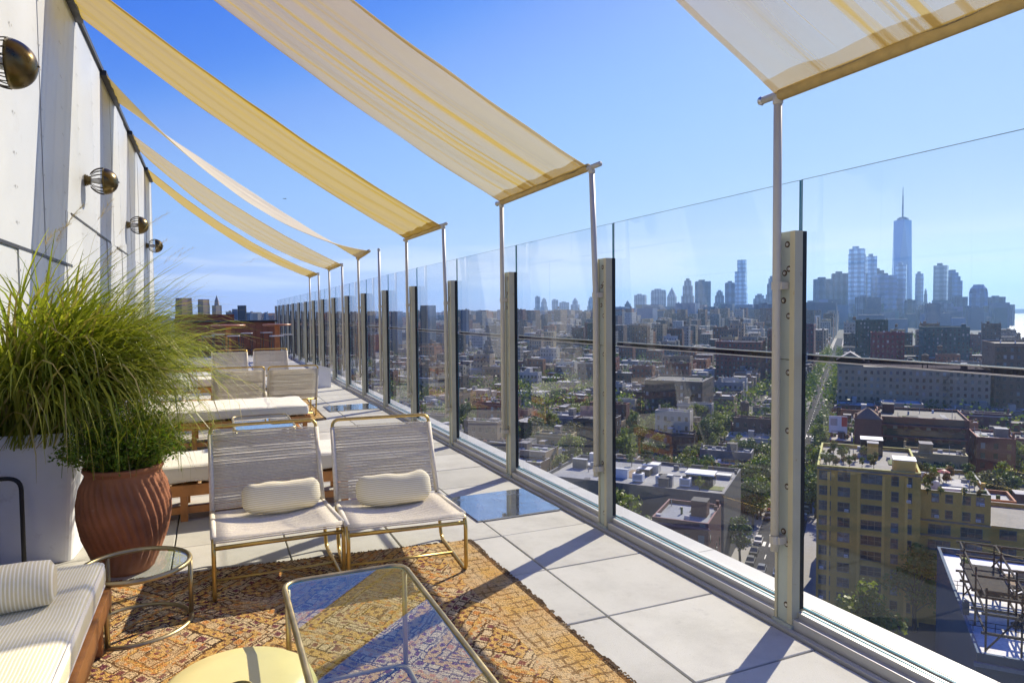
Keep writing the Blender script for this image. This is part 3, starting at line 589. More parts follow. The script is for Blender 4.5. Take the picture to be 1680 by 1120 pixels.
def round_table(label, x, y, z, rad):
    t = thing('side_table', label, 'table', (x, y, 0), R(28)); n = 48; ring = lambda rr, zz: [(rr*math.cos(2*math.pi*i/n), rr*math.sin(2*math.pi*i/n), zz) for i in range(n)]
    b = MB(); b.tube(ring(rad, z), .0135, 10, True); b.build('top_ring', 'brass_dull', t, smooth=True)
    b = MB(); b.tube(ring(rad, .0135), .0135, 10, True); b.build('base_ring', 'brass_dull', t, smooth=True)
    p = ring(rad-.008, z+.004); q = ring(rad-.008, z-.004); b = MB(); b.add(p, [tuple(range(n))]); b.add(q, [tuple(range(n))[::-1]]); b.add(p+q, [(i, i+n, (i+1) % n+n, (i+1) % n) for i in range(n)], 1); b.build('glass_top', ['table_glass', 'glass_edge'], t)
    for a in (-22, 98, 218):
        c_, s_ = math.cos(R(a))*rad, math.sin(R(a))*rad; b = MB(); b.tube([(c_, s_, .012), (c_, s_, z)], .012, 9); b.build('leg', 'brass_dull', t, smooth=True)
round_table('round brass side table with glass top beside the terracotta pot', -.40, 4.06, .335, .262)

def daybed(label, x0, y0, x1, y1, zc, ztop, cmat, legs_x, legs_y):
    t = thing('daybed', label, 'daybed', ((x0+x1)/2, (y0+y1)/2, 0), 0, 'teak daybeds with cream cushions'); hx, hy = (x1-x0)/2, (y1-y0)/2; s = .055
    for sy in (-1, 1):
        b = MB(); b.box(-hx, sy*hy-.03 if sy > 0 else -hy, zc-.10, hx, hy if sy > 0 else -hy+.03, zc-.012); b.build('side_rail', 'teak', t)
    for sx in (-1, 1):
        b = MB(); xx = hx if sx > 0 else -hx+.034; b.box(xx-.034, -hy+.0305, zc-.09, xx, hy-.0305, zc-.002); b.build('end_rail', 'teak', t)
    for lx in legs_x:
        for ly in legs_y:
            px = -hx+.036 + lx*(2*hx-.072-s); py = -hy+.032 + ly*(2*hy-.064-s); b = MB(); b.box(px, py, 0, px+s, py+s, zc-.015); b.build('leg', 'teak', t)
    n = int((2*hx)/.11); sm = MB(); sm.box(-.04, -hy+.032, -.011, .04, hy-.032, .011); sm = sm.mesh('slat', 'teak')
    for i in range(n): link('slat', sm, t, (-hx+.09+(2*hx-.18)*i/(n-1), 0, zc-.026))
    b = MB(); b.box(-hx+.05, -hy+.044, .06, -hx+.09+2*hx-.14, -hy+.078, .115); b.build('stretcher', 'teak', t)
    b = MB(); b.box(hx-.085, -hy+.09, .06, hx-.05, hy-.09, .115); b.build('stretcher', 'teak', t)
    b = MB(); rbox(b, 2*hx-.03, 2*hy-.02, ztop-zc, .045, 22, .012, (0, 0, (ztop+zc)/2), rough=.016, seed=x1*3); cu = b.build('cushion', cmat, t, smooth=True)
    for zz in (zc+.020, ztop-.020):
        ring = rounded([(-hx+.022, -hy+.017, zz), (hx-.022, -hy+.017, zz), (hx-.022, hy-.017, zz), (-hx+.022, hy-.017, zz)], .05, 6, True); b = MB(); b.tube([p + Vector((0, 0, .003*noise.noise(p*7))) for p in ring], .0055, 6, True); b.build('piping', 'linen', cu, smooth=True)
    return t
daybed('nearest teak daybed with striped cushion, in the lower left corner', -1.37, 1.75, -.485, 3.84, .325, .465, 'ticking_x', (0, 1), (0, .5, 1))
daybed('teak daybed with cream cushion directly behind the near corded chairs', -1.34, 5.98, 1.10, 6.70, .31, .455, 'linen', (0, .45, 1), (0, 1))
daybed('teak daybed with cream cushion in front of the middle pair of chairs', -1.34, 8.98, 1.13, 10.1, .37, .50, 'linen', (0, .45, .93, 1), (0, 1))
daybed('cream cushioned daybed behind the grass, beside the middle chairs', -1.34, 13.3, .05, 14.2, .37, .52, 'linen', (0, 1), (0, 1))
daybed('farthest cream cushioned daybed, nearest the bar tables', -1.34, 17.6, .1, 18.5, .42, .60, 'linen', (0, 1), (0, 1))
b = MB(); prof = [(0, -.29), (.06, -.288), (.088, -.27), (.094, -.2), (.095, 0), (.094, .2), (.088, .27), (.06, .288), (0, .29)]; b.lathe(prof, 28)
o = b.build('bolster', 'ticking_z', smooth=True, loc=(-.90, 3.27, .565), rot=(0, math.pi/2, R(4))); tag(o, 'round striped bolster lying on the nearest daybed', 'bolster')

# pale yellow ceramic stool with a scooped side
b = MB(); b.lathe([(0, .335), (.14, .334), (.225, .325), (.262, .30), (.285, .25), (.295, .17), (.285, .09), (.255, .03), (.24, 0)], 44)
t = tag(b.build('garden_stool', 'yellow_glaze', smooth=True, loc=(.055, 2.66, 0)), 'pale yellow drum stool beside the near coffee table', 'stool')
b = MB(); b.lathe([(.045, .012), (.055, .004), (.05, -.004)], 20); b.build('hand_hole_rim', 'yellow_glaze', t, (.0, -.12, .332), smooth=True); b = MB(); b.lathe([(0, .003), (.047, .003)], 20); b.build('hand_hole', 'gasket', t, (0, -.12, .332))

# rugs
def rug(label, c, mat='rug'):
    b = MB(); nx, ny = 24, 30; cs = [Vector(p) for p in c]
    def P(u, v):
        p = cs[0].lerp(cs[1], u).lerp(cs[3].lerp(cs[2], u), v); wob = .012*noise.noise(Vector((u*7, v*9, c[0][0])))
        return (p.x + (wob if u > .01 else 0), p.y + wob*.7, .012 + .004*noise.noise(Vector((p.x*3, p.y*3, 2))))
    b.grid(P, nx, ny); b.f = [f[::-1] for f in b.f]
    b.f = [f[::-1] for f in b.f]
    o = b.build('rug', mat, smooth=True); tag(o, label, 'rug', 'patterned rugs')
    sk = MB(); rim = [P(i/nx, 0) for i in range(nx+1)] + [P(1, j/ny) for j in range(ny+1)] + [P(1-i/nx, 1) for i in range(nx+1)] + [P(0, 1-j/ny) for j in range(ny+1)]; n = len(rim)
    sk.add(rim + [(p[0], p[1], .001) for p in rim], [(i, (i+1) % n, (i+1) % n+n, i+n) for i in range(n)]); sk.build('edge', 'rug_fringe', o)
    fr = MB(); rr = random.Random(5)
    for (u0, v0, u1, v1, ox, oy) in ((1, 0, 1, 1, 1, 0), (0, 1, 1, 1, 0, 1)):
        for i in range(230):
            f = rr.random(); p = P(u0+(u1-u0)*f, v0+(v1-v0)*f); l = rr.uniform(.006, .022); s = rr.uniform(-.012, .012)
            fr.tube([(p[0]-.01*ox, p[1]-.01*oy, .013), (p[0]+l*ox*.6+s*oy*.5, p[1]+l*oy*.6+s*ox*.5, .012), (p[0]+l*ox+s*oy, p[1]+l*oy+s*ox, .004)], .004, 4)
    fr.build('fringe', 'rug_fringe', o, kind='stuff')
rug('large golden patterned rug under the near coffee table', [(-1.25, .9, 0), (1.67, .9, 0), (1.67, 4.60, 0), (-1.25, 4.86, 0)])
rug('golden patterned rug under the middle pair of chairs', [(-1.25, 10.85, 0), (1.60, 10.9, 0), (1.66, 14.6, 0), (-1.25, 14.6, 0)])
rug('golden rug seen beneath the cream bench behind the near chairs', [(-1.25, 6.95, 0), (.1, 6.95, 0), (.1, 8.6, 0), (-1.25, 8.6, 0)])

# planters, hoop, pot
def planter(label, x, y):
    t = thing('white_planter', label, 'planter', (x, y, 0), R(-4), 'white planters along the wall'); n = 5
    def ringp(h, r, z): return rounded([(-h, -h, z), (h, -h, z), (h, h, z), (-h, h, z)], r, n, True)
    rings = [ringp(.215, .06, 0), ringp(.255, .07, .45), ringp(.292, .08, .88), ringp(.27, .07, .88), ringp(.262, .07, .80)]; k = len(rings[0]); b = MB()
    b.add([tuple(p) for r_ in rings for p in r_], [(i*k+j, i*k+(j+1) % k, (i+1)*k+(j+1) % k, (i+1)*k+j) for i in range(4) for j in range(k)]); b.build('shell', 'planter_white', t)
    b = MB(); b.add([tuple(p) for p in ringp(.263, .07, .805)], [tuple(range(k))]); b.build('soil', 'soil', t)
PL = [(-1.105, 5.60), (-1.09, 8.25), (-1.09, 10.9)]
planter('nearest tapered white planter holding tall grass at the left edge', *PL[0]); planter('white planter of the second clump of tall grass', *PL[1]); planter('white planter of the farthest clump of tall grass', *PL[2])
b = MB(); b.tube(rounded([(-.21, 0, 0), (-.21, 0, .63), (.20, 0, .63), (.20, 0, 0)], .085, 7), .0135, 9); o = b.build('metal_hoop', 'black_metal', smooth=True, loc=(-1.335, 5.20, 0), rot=R(2)); tag(o, 'black metal hoop standing in front of the nearest white planter', 'hoop')
K_ = .86; prof = [(.165, .0), (.19, .02), (.235, .12), (.285, .26), (.312, .40), (.312, .50), (.292, .60), (.262, .675), (.255, .70), (.272, .725), (.268, .745), (.245, .748), (.235, .70), (.23, .66)]; prof = [(r_*K_, z_*.92) for r_, z_ in prof]
b = MB(); b.lathe(prof, 132, mod=lambda r, z, a: r + (.0095*max(0, min(1, (z-.12)/.15))*max(0, min(1, (.69-z)/.06))*(abs(math.sin(22*(a + .9*(z-.4)))) - .5) if z < .7 else 0))
# finer profile for the ribs
fine = []
for i in range(len(prof)-1):
    for q in range(4): fine.append((prof[i][0]+(prof[i+1][0]-prof[i][0])*q/4, prof[i][1]+(prof[i+1][1]-prof[i][1])*q/4))
b = MB(); b.lathe(fine + [prof[-1]], 220, mod=lambda r, z, a: r + (.017*max(0, min(1, (z-.10)/.15))*max(0, min(1, (.63-z)/.05))*(abs(math.sin(17*(a + 1.1*(z-.4)))) - .6)))
pot = tag(b.build('terracotta_pot', 'terracotta', smooth=True, loc=(-.545, 5.04, 0)), 'ribbed terracotta urn with a leafy shrub beside the round table', 'pot')
b = MB(); b.lathe([(0, .63), (.198, .63)], 24); b.build('soil', 'soil', pot)

# ---- ornamental grass
def make_grass(label, x, y, z, n, lmin, lmax, seed, lean=(.35, -.05), plumes=9, spread=.20, wid=1.0):
    rr = random.Random(seed); t = thing('ornamental_grass', label, 'grass', (x, y, z), 0, 'tall grasses along the wall')
    def blade(mb_, L, w, el, az, droop, segs=7, m=0, bx=None):
        p = Vector(bx) if bx else Vector((rr.gauss(0, spread*.55), rr.gauss(0, spread*.55), 0)); step = L/segs; pts = []
        for i in range(segs+1):
            pts.append(p.copy()); d = Vector((math.cos(el)*math.cos(az), math.cos(el)*math.sin(az), math.sin(el)))
            p = p + d*step; el -= droop*(.3 + 1.4*i/segs)/segs*1.6; az += rr.uniform(-.05, .05)
        side = Vector((-math.sin(az), math.cos(az), rr.uniform(-.4, .4))).normalized(); vs = []
        for i, q in enumerate(pts):
            f = i/segs; ww = w*(.55 + .45*min(1, f*4))*(1 - max(0, (f-.45)/.55)**1.5*.93)
            vs += [q - side*ww/2, q + side*ww/2]
        mb_.add(vs, [(2*i, 2*i+1, 2*i+3, 2*i+2) for i in range(segs)], m); return pts
    def clampwall(pts): return min(p.x for p in pts) + x > WALL_X + .015
    b = MB(); i = 0
    while i < n:
        mb2 = MB(); az = rr.uniform(0, 2*math.pi); el = R(rr.uniform(52, 89)); v = Vector((math.cos(az)*math.cos(el) + lean[0]*rr.uniform(.2, 1.2), math.sin(az)*math.cos(el) + lean[1]*rr.uniform(.3, 1.2), math.sin(el)))
        az = math.atan2(v.y, v.x); el = math.atan2(v.z, math.hypot(v.x, v.y)); dry = rr.random() < .09
        pts = blade(mb2, rr.uniform(lmin, lmax), rr.uniform(.0055, .0115)*wid, el, az, rr.uniform(.5, 2.3), m=1 if dry else 0)
        if not clampwall(pts): continue
        b.add(mb2.v, mb2.f, 1 if dry else 0); i += 1
    b.build('blades', ['grass_blade', 'dry_blade'], t, kind='stuff')
    for i in range(plumes):
        b = MB(); az = rr.uniform(-1.2, 1.2); el = R(rr.uniform(62, 84)); L = rr.uniform(1.05, 1.45)*lmax/1.35
        pts = blade(b, L, .005, el, az, rr.uniform(.25, .7), 8)
        if not clampwall(pts): az = .3
        d = (pts[-1]-pts[-3]).normalized(); droop = Vector((.8, -.1, -.5))
        for q in range(46):
            f = q/46; s = pts[-1] + d*(f*.20) + droop*(.05*f*f); l = .11*(1-f*.6); dirn = (d + Vector((rr.uniform(-.35, .6), rr.uniform(-.4, .4), rr.uniform(-.5, .25)))).normalized(); e = s + dirn*l; sd = dirn.cross(Vector((0, 0, 1))).normalized()*.0014
            b.add([s-sd, s+sd, e+Vector((0, 0, -l*.25))], [(0, 1, 2)], 1)
        b.build('plume', ['dry_blade', 'plume'], t)
make_grass('nearest big clump of arching green grass against the white wall', PL[0][0], PL[0][1], .80, 2300, .80, 1.66, 11, (.38, -.14), 15, .27, 1.9)
make_grass('second clump of arching grass, behind the terracotta pot', PL[1][0], PL[1][1], .80, 1900, .65, 1.38, 12, (.32, -.14), 9, .27, 1.8)
make_grass('farthest clump of paler arching grass, beside the middle chairs', PL[2][0], PL[2][1], .80, 1600, .55, 1.2, 13, (.24, -.14), 8, .26, 1.8)
# ---- shrub in the pot
def leafy(label, x, y, z, rad, hgt, n, seed, leaf=.024):
    rr = random.Random(seed); t = thing('leafy_shrub', label, 'shrub', (x, y, z), 0); st = MB(); b = MB()
    for s in range(int(n/42)):
        a = rr.uniform(0, 2*math.pi); k = math.sqrt(rr.random()); tip = Vector((math.cos(a)*rad*k*1.15, math.sin(a)*rad*k*1.15, hgt*(1-.55*k*k)*rr.uniform(.6, 1.1))); base = Vector((math.cos(a)*rad*.3*k, math.sin(a)*rad*.3*k, 0)); mid = base.lerp(tip, .5) + Vector((0, 0, .05))
        pts = [base*(1-q)**2 + mid*2*q*(1-q) + tip*q*q for q in [i/6 for i in range(7)]]; st.tube(pts, .0022, 3, caps=False)
        for j in range(42):
            q = rr.uniform(.25, 1.0); p = base*(1-q)**2 + mid*2*q*(1-q) + tip*q*q + Vector((rr.gauss(0, .02), rr.gauss(0, .02), rr.gauss(0, .018)))
            d = Vector((rr.gauss(0, 1), rr.gauss(0, 1), rr.gauss(.2, .7))).normalized(); s_ = d.cross(Vector((rr.gauss(0, 1), rr.gauss(0, 1), 1))).normalized(); l = leaf*rr.uniform(.6, 1.2)
            b.add([p, p + d*l*.5 + s_*l*.28, p + d*l, p + d*l*.5 - s_*l*.28], [(0, 1, 2, 3)])
    st.build('stems', 'stem', t, kind='stuff'); b.build('leaves', 'shrub_leaf', t, kind='stuff')
leafy('small-leaved green shrub growing in the terracotta urn', -.545, 5.04, .62, .34, .46, 12500, 5, .027)
make_grass('wispy fine grass growing up through the shrub in the urn', -.53, 5.06, .65, 420, .45, .95, 17, (.30, -.02), 0, .20, .6)

# ---- the bar end
t = thing('bar_counter', 'dark wooden bar counter with black top at the end of the terrace', 'bar', (.62, 30.3, 0))
b = MB(); b.box(-1.95, -.30, 0, 1.80, .45, 1.36); b.build('body', 'dark_wood', t)
bm_ = MB(); bm_.box(-.115, -.035, .06, .115, 0, 1.34); bm_ = bm_.mesh('front_board', 'dark_wood')
for i in range(15): link('front_board', bm_, t, (-1.82+i*.25, -.302 - .004*(i % 3), 0))
b = MB(); b.box(-2.05, -.45, 1.362, 1.90, .50, 1.43); b.build('counter_top', 'black_metal', t)
b = MB(); b.box(-2.0, 1.25, 0, .28, 1.75, 1.68); tag(b.build('back_bar', 'dark_wood', loc=(.62, 30.3, 0)), 'higher dark back-bar cabinet behind the bar counter', 'cabinet')
def high_table(label, x, y, r):
    t = thing('high_table', label, 'table', (x, y, 0), 0, 'round high tables by the bar')
    b = MB(); b.lathe([(0, 1.31), (r-.01, 1.31), (r, 1.295), (r, 1.27), (r-.03, 1.255), (0, 1.255)], 36); b.build('table_top', 'bar_wood', t)
    b = MB(); b.box(-.085, -.085, .04, .085, .085, 1.255); b.build('pedestal', 'bar_wood', t); b = MB(); b.box(-.26, -.26, 0, .26, .26, .04); b.build('foot', 'black_metal', t)
high_table('round wooden high table on the left, before the bar', .54, 26, .57); high_table('round wooden high table on the right, near the glass wall', 2.17, 26, .50)
def stool(label, px, py):
    p = onz(px, py, .93); t = thing('bar_stool', label, 'stool', (p.x, p.y, 0), rnd.uniform(-.3, .3), 'bar stools'); b = MB(); rbox(b, .40, .36, .035, .016, 3, 0, (0, 0, .93)); b.build('seat', 'stool_seat', t, smooth=True)
    for sx in (-1, 1):
        for sy in (-1, 1): b = MB(); b.tube([(sx*.2, sy*.18, 0), (sx*.16, sy*.14, .915)], .011, 6); b.build('leg', 'stool_steel', t)
    b = MB(); b.tube([(-.19, -.17, .28), (.19, -.17, .28), (.19, .17, .28), (-.19, .17, .28)], .009, 6, True); b.build('footrest', 'stool_steel', t)
for i, (px, py) in enumerate(((341, 551.5), (358, 549), (383, 551), (405, 546.5), (437, 545.5), (454, 551), (470, 549))): stool(f'slim bar stool with pale seat, {ordinal(i+1)} from the left in the bar row', px, py)
# white slanted cabinet at the glass
t = thing('outdoor_cabinet', 'small white cabinet with slanted lid standing against the glass wall', 'cabinet', (2.22, 15.9, 0), R(6)); b = MB()
b.add([(-.2, -.2, 0), (.2, -.2, 0), (.2, .2, 0), (-.2, .2, 0), (-.2, -.2, .52), (.2, -.2, .40), (.2, .2, .40), (-.2, .2, .52)], [(0,1,5,4), (1,2,6,5), (2,3,7,6), (3,0,4,7), (4,5,6,7), (3,2,1,0)]); b.build('body', 'white_plastic', t)
b = MB(); b.add([(-.23, -.22, .53), (.26, -.22, .385), (.26, .22, .385), (-.23, .22, .53), (-.23, -.22, .56), (.26, -.22, .415), (.26, .22, .415), (-.23, .22, .56)], [(0,1,5,4), (1,2,6,5), (2,3,7,6), (3,0,4,7), (4,5,6,7), (3,2,1,0)]); b.build('lid', 'white_plastic', t)
# hurricane lantern on a small brass stand
t = thing('lantern_stand', 'small brass stand beside the middle chairs, carrying a glass lantern', 'stand', (-.38, 12.4, 0)); b = MB(); b.lathe([(0, .40), (.19, .40), (.19, .385), (0, .385)], 24); b.build('table_top', 'brass_dull', t)
for a in range(3): b = MB(); b.tube([(.16*math.cos(a*2.1), .16*math.sin(a*2.1), 0), (.16*math.cos(a*2.1), .16*math.sin(a*2.1), .386)], .008, 6); b.build('leg', 'brass_dull', t)
t = thing('lantern', 'glass lantern with thin metal bars on the brass stand', 'lantern', (-.38, 12.4, .402)); b = MB(); b.lathe([(.13, .012), (.13, .35)], 20); b.build('glass', 'table_glass', t); b = MB(); b.lathe([(0, .012), (.135, .012), (.135, 0), (0, 0)], 20); b.build('base', 'brass_dull', t)
for a in range(6): b = MB(); b.tube([(.137*math.cos(a*1.047), .137*math.sin(a*1.047), .006), (.137*math.cos(a*1.047), .137*math.sin(a*1.047), .35)], .006, 6); b.build('bar', 'steel', t)
b = MB(); b.lathe([(0, .16), (.035, .158), (.04, .012)], 14); b.build('candle', 'linen', t)
# ================================================================== THE CITY BELOW  (u runs away from us along the avenues, v to the right)
GA = R(50); ZS = -55.0
def C(u, v, z=0.0): return Vector((math.sin(GA)*u + math.cos(GA)*v, math.cos(GA)*u - math.sin(GA)*v, z))
def at_depth(px, d, z=0.0):   # grid place of something seen at picture column px and d metres away
    az = YAW + math.atan((px-840)/1120); r = d/math.cos(az-YAW); return r*math.cos(GA-az), -r*math.sin(GA-az)
mb = MB(); mb.box(-16000, -16000, -58, 16000, 16000, ZS-.06); structure(mb.build('ground', 'city_ground'))
b = MB(); b.add([(190, 900, 0), (15000, 600, 0), (15000, 15500, 0), (1500, 15500, 0), (420, 2400, 0), (230, 1600, 0)], [(0, 1, 2, 3, 4, 5)])
structure(b.build('river', 'water', loc=(0, 0, ZS+.25), rot=-GA))
b = MB()
for i in range(60):
    x = 900 + i*130; h = 60 + 40*noise.noise(Vector((i*.3, 0, 0))); b.box(x, 9000, -1, x+131, 9400, h)
structure(b.build('far_shore', 'city_ground', loc=(0, 0, ZS), rot=-GA))
def strip(name, u0, u1, v0, v1, z, mat, par=None):
    b = MB(); b.box(v0, u0, -.05, v1, u1, 0); o = b.build(name, mat, loc=(0, 0, ZS+z), rot=-GA); return structure(o)
strip('street', 55, 1500, -20.0, -9.4, .05, 'asphalt')
for v0, v1 in ((-24.4, -20.05), (-9.35, -5.2)): strip('sidewalk', 55, 1500, v0, v1, .18, 'sidewalk')
rd = structure(MB().build('road_markings', 'road_paint', loc=(0, 0, ZS+.054), rot=-GA)); dm = MB(); dm.box(-.1, 0, 0, .1, 3, .004); dm = dm.mesh('dash', 'road_paint')
for i in range(70):
    for v in (-16.6, -12.6): link('dash', dm, rd, (v, 100+i*9, 0))
cw = MB(); cw.box(-.35, 0, 0, .35, 3.4, .004); cw = cw.mesh('crossing_bar', 'road_paint')
for u in (172, 232, 330):
    for q in range(7): link('crossing_bar', cw, rd, (-19.3+q*1.5, u, 0))
for u in (176, 236, 334, 436, 540, 660, 800): strip('street', u+4, u+15, -700, -24.6, .03, 'asphalt'); strip('street', u+4, u+15, -5.0, 190, .035, 'asphalt')

WALLS = [('red brick', (.30, .10, .065)), ('rust brick', (.40, .17, .08)), ('brown brick', (.24, .145, .095)), ('dark brick', (.11, .075, .065)), ('tan brick', (.50, .37, .23)), ('grey', (.33, .325, .315)), ('cream', (.62, .56, .44)), ('white', (.72, .71, .68)), ('plum brick', (.19, .075, .085)), ('yellow brick', (.52, .39, .18))]
ROOFS = [('pale grey', (.46, .46, .45)), ('white', (.68, .68, .66)), ('black tar', (.045, .045, .048)), ('grey', (.22, .22, .22)), ('brown', (.16, .12, .09)), ('silver', (.55, .56, .57)), ('dark', (.09, .085, .08))]
class Bld:
    def __init__(s): s.wall = MB(); s.roof = MB(); s.win = MB(); s.tank = MB(); s.gear = MB()
def write_building(B, w, d, h, wc, rc, rr, ox=0, oy=0, simple=False, win=True, tank=None, flh=3.4):
    x0, x1, y0, y1 = ox-w/2, ox+w/2, oy-d/2, oy+d/2; pt = .35; ph = .8; rz = h-ph
    W = B.wall
    W.add([(x0,y0,0),(x1,y0,0),(x1,y1,0),(x0,y1,0),(x0,y0,h),(x1,y0,h),(x1,y1,h),(x0,y1,h)], [(0,1,5,4),(1,2,6,5),(2,3,7,6),(3,0,4,7)], 0, wc)
    if simple: B.roof.quad((x0,y0,h),(x1,y0,h),(x1,y1,h),(x0,y1,h), 0, rc)
    else:
        lc = tuple(min(.7, c*1.5+.08) for c in wc) if rr.random() < .6 else (.55, .54, .52)
        a = [(x0,y0,h),(x1,y0,h),(x1,y1,h),(x0,y1,h)]; i_ = [(x0+pt,y0+pt,h),(x1-pt,y0+pt,h),(x1-pt,y1-pt,h),(x0+pt,y1-pt,h)]; l = [(p[0],p[1],rz) for p in i_]
        for q in range(4): W.quad(a[q], a[(q+1) % 4], i_[(q+1) % 4], i_[q], 0, lc); W.quad(i_[q], i_[(q+1) % 4], l[(q+1) % 4], l[q], 0, wc)
        B.roof.quad(*l, 0, rc)
        if rr.random() < .5: W.box(x0-.25, y0-.3, h-1.3, x1+.25, y0-.002, h-.9, 0, lc)
    n = max(1, int(h/flh)); nx = max(1, int(w/2.7)); ny = max(1, int(d/3.2)); wh = 1.75; wwd = 1.15
    if win:
        e = .05
        for f in range(n):
            z = 1.2 + f*(h-1.6)/n
            for i in range(nx):
                x = x0 + w*(i+.5)/nx; B.win.quad((x-wwd/2, y0-e, z), (x+wwd/2, y0-e, z), (x+wwd/2, y0-e, z+wh), (x-wwd/2, y0-e, z+wh))
                if not simple: W.box(x-wwd/2-.1, y0-.18, z-.2, x+wwd/2+.1, y0-.002, z-.02, 0, tuple(min(.6, c*1.4+.05) for c in wc), False)
            for i in range(ny):
                if rr.random() < .25: continue
                y = y0 + d*(i+.5)/ny
                B.win.quad((x1+e, y-wwd/2, z), (x1+e, y+wwd/2, z), (x1+e, y+wwd/2, z+wh), (x1+e, y-wwd/2, z+wh))
                if not simple: B.win.quad((x0-e, y+wwd/2, z), (x0-e, y-wwd/2, z), (x0-e, y-wwd/2, z+wh), (x0-e, y+wwd/2, z+wh))
    def rpos(m): return rr.uniform(x0+m, x1-m) if w > 2*m+.1 else ox, rr.uniform(y0+m, y1-m) if d > 2*m+.1 else oy
    G = B.gear; near = not simple
    if rr.random() < .62 and min(w, d) > 5:
        bx, by = rpos(2.6); bw, bd, bh = rr.uniform(1.8, 3.4), rr.uniform(2.0, 4.8), rr.uniform(1.9, 3.4); c = wc if rr.random() < .65 else rr.choice(((.5, .49, .47), (.2, .2, .2), (.33, .27, .2)))
        G.box(bx-bw/2, by-bd/2, rz-.01, bx+bw/2, by+bd/2, rz+bh, 0, c, False); tp = rr.choice(((.6, .6, .58), (.12, .12, .12), (.35, .34, .33))); G.box(bx-bw/2-.08, by-bd/2-.08, rz+bh, bx+bw/2+.08, by+bd/2+.08, rz+bh+.12, 0, tp)
    if near or rr.random() < .5:
        if near:
            for q in range(rr.randint(1, 3)):      # decks, tar patches, skylight strips
                bx, by = rpos(1.5); a1, a2 = rr.uniform(1.2, w*.42), rr.uniform(1.2, d*.38); c = rr.choice(((.30, .22, .14), (.62, .62, .60), (.08, .08, .08), (.40, .40, .38), (.16, .19, .10), (.12, .17, .06)))
                X0, X1, Y0, Y1 = max(x0+.4, bx-a1/2), min(x1-.4, bx+a1/2), max(y0+.4, by-a2/2), min(y1-.4, by+a2/2); G.box(X0, Y0, rz-.01, X1, Y1, rz+rr.uniform(.06, .22)+q*.03, 0, c, False)
        for q in range(rr.randint(3, 9) if near else rr.randint(1, 3)):
            bx, by = rpos(.8); s = rr.uniform(.35, 1.3); c = rr.choice(((.55, .55, .55), (.78, .78, .77), (.78, .78, .77), (.2, .2, .2), (.30, .12, .08), (.4, .42, .43), (.10, .16, .05), (.18, .22, .05)))
            G.box(bx-s/2, by-s*rr.uniform(.3, .9), rz-.01, bx+s/2, by+s*.4, rz+rr.uniform(.3, 1.5), 0, c, False)
        if near:
            for q in range(rr.randint(1, 4)): bx, by = rpos(.8); G.bar((bx, by, rz), (bx, by, rz+rr.uniform(.8, 2.6)), .14, .14, 0, (.4, .4, .4))
            if rr.random() < .4:
                bx, by = rpos(1.5); L = rr.uniform(2, min(w, d)*.5+2.1); G.bar((bx-L/2, by, rz+.4), (bx+L/2, by, rz+.4), .5, .4, 0, (.66, .67, .68))
        if near and h > 9 and rr.random() < .38:      # iron fire escape down the front
            fx = rr.uniform(x0+1.8, x1-1.8) if w > 4 else ox; k = (.05, .045, .045)
            for f in range(1, n):
                z = 1.0 + f*(h-1.6)/n; G.box(fx-1.4, y0-1.0, z, fx+1.4, y0-.01, z+.08, 0, k); G.bar((fx-1.4, y0-1.0, z+.9), (fx+1.4, y0-1.0, z+.9), .06, .06, 0, k)
                for q in range(5): G.bar((fx-1.4+q*.7, y0-1.0, z), (fx-1.4+q*.7, y0-1.0, z+.9), .05, .05, 0, k)
                if f > 1: G.bar((fx-1.1*(-1)**f, y0-.6, z), (fx+1.1*(-1)**f, y0-.6, z-(h-1.6)/n), .5, .06, 0, k)
        for q in range(rr.randint(0, 3)):
            yy = y0 + d*rr.random(); sx = x0+.05 if rr.random() < .5 else x1-.65; G.box(sx, yy-.35, h-.02, sx+.6, yy+.35, h+rr.uniform(.7, 1.9), 0, wc, False)
        if rr.random() < .35: bx, by = rpos(1.6); G.box(bx-.7, by-1.1, rz-.01, bx+.7, by+1.1, rz+.35, 0, (.35, .40, .44), False)
    if tank is None: tank = rr.random() < ((.30 if h > 15 else .05) if near else .06)
    if tank and min(w, d) > 6:
        bx, by = rpos(2.4); T = B.tank; zt = rz + 3.2; k = (.20, .13, .08)
        for sx in (-1, 1):
            for sy in (-1, 1): T.bar((bx+sx*1.1, by+sy*1.1, rz), (bx+sx*1.1, by+sy*1.1, zt), .18, .18, 0, (.06, .06, .06))
        T.tube([(bx, by, zt), (bx, by, zt+3.2)], 1.65, 10, c=k); T.lathe([(1.8, zt+3.2), (0, zt+4.3)], 10, c=(.16, .12, .09), cx=bx, cy=by)
def finish(B, name, u, v, zb=ZS, stuffname=None):
    o = B.wall.build(name, 'city_wall', loc=C(u, v, zb), rot=-GA, colors=True)
    if B.roof.f: B.roof.build('roof', 'city_roof', o, colors=True)
    if B.win.f: B.win.build('windows', 'city_glass', o, kind='stuff')
    if B.gear.f: B.gear.build('roof_gear', 'city_wall', o, colors=True, kind='stuff')
    if B.tank.f: B.tank.build('water_tank', 'city_wall', o, colors=True)
    return o
taken = []     # (u0,u1,v0,v1) already built on
def blocked(u0, u1, v0, v1, m=1.0): return any(u0 < b_+m and u1 > a_-m and v0 < d_+m and v1 > c_-m for a_, b_, c_, d_ in taken)
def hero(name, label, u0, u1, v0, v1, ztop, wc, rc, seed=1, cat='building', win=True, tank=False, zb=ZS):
    B = Bld(); write_building(B, v1-v0, u1-u0, ztop-zb, wc, rc, random.Random(seed), win=win, tank=tank); o = finish(B, name, (u0+u1)/2, (v0+v1)/2, zb); tag(o, label, cat); taken.append((u0, u1, v0, v1)); return o

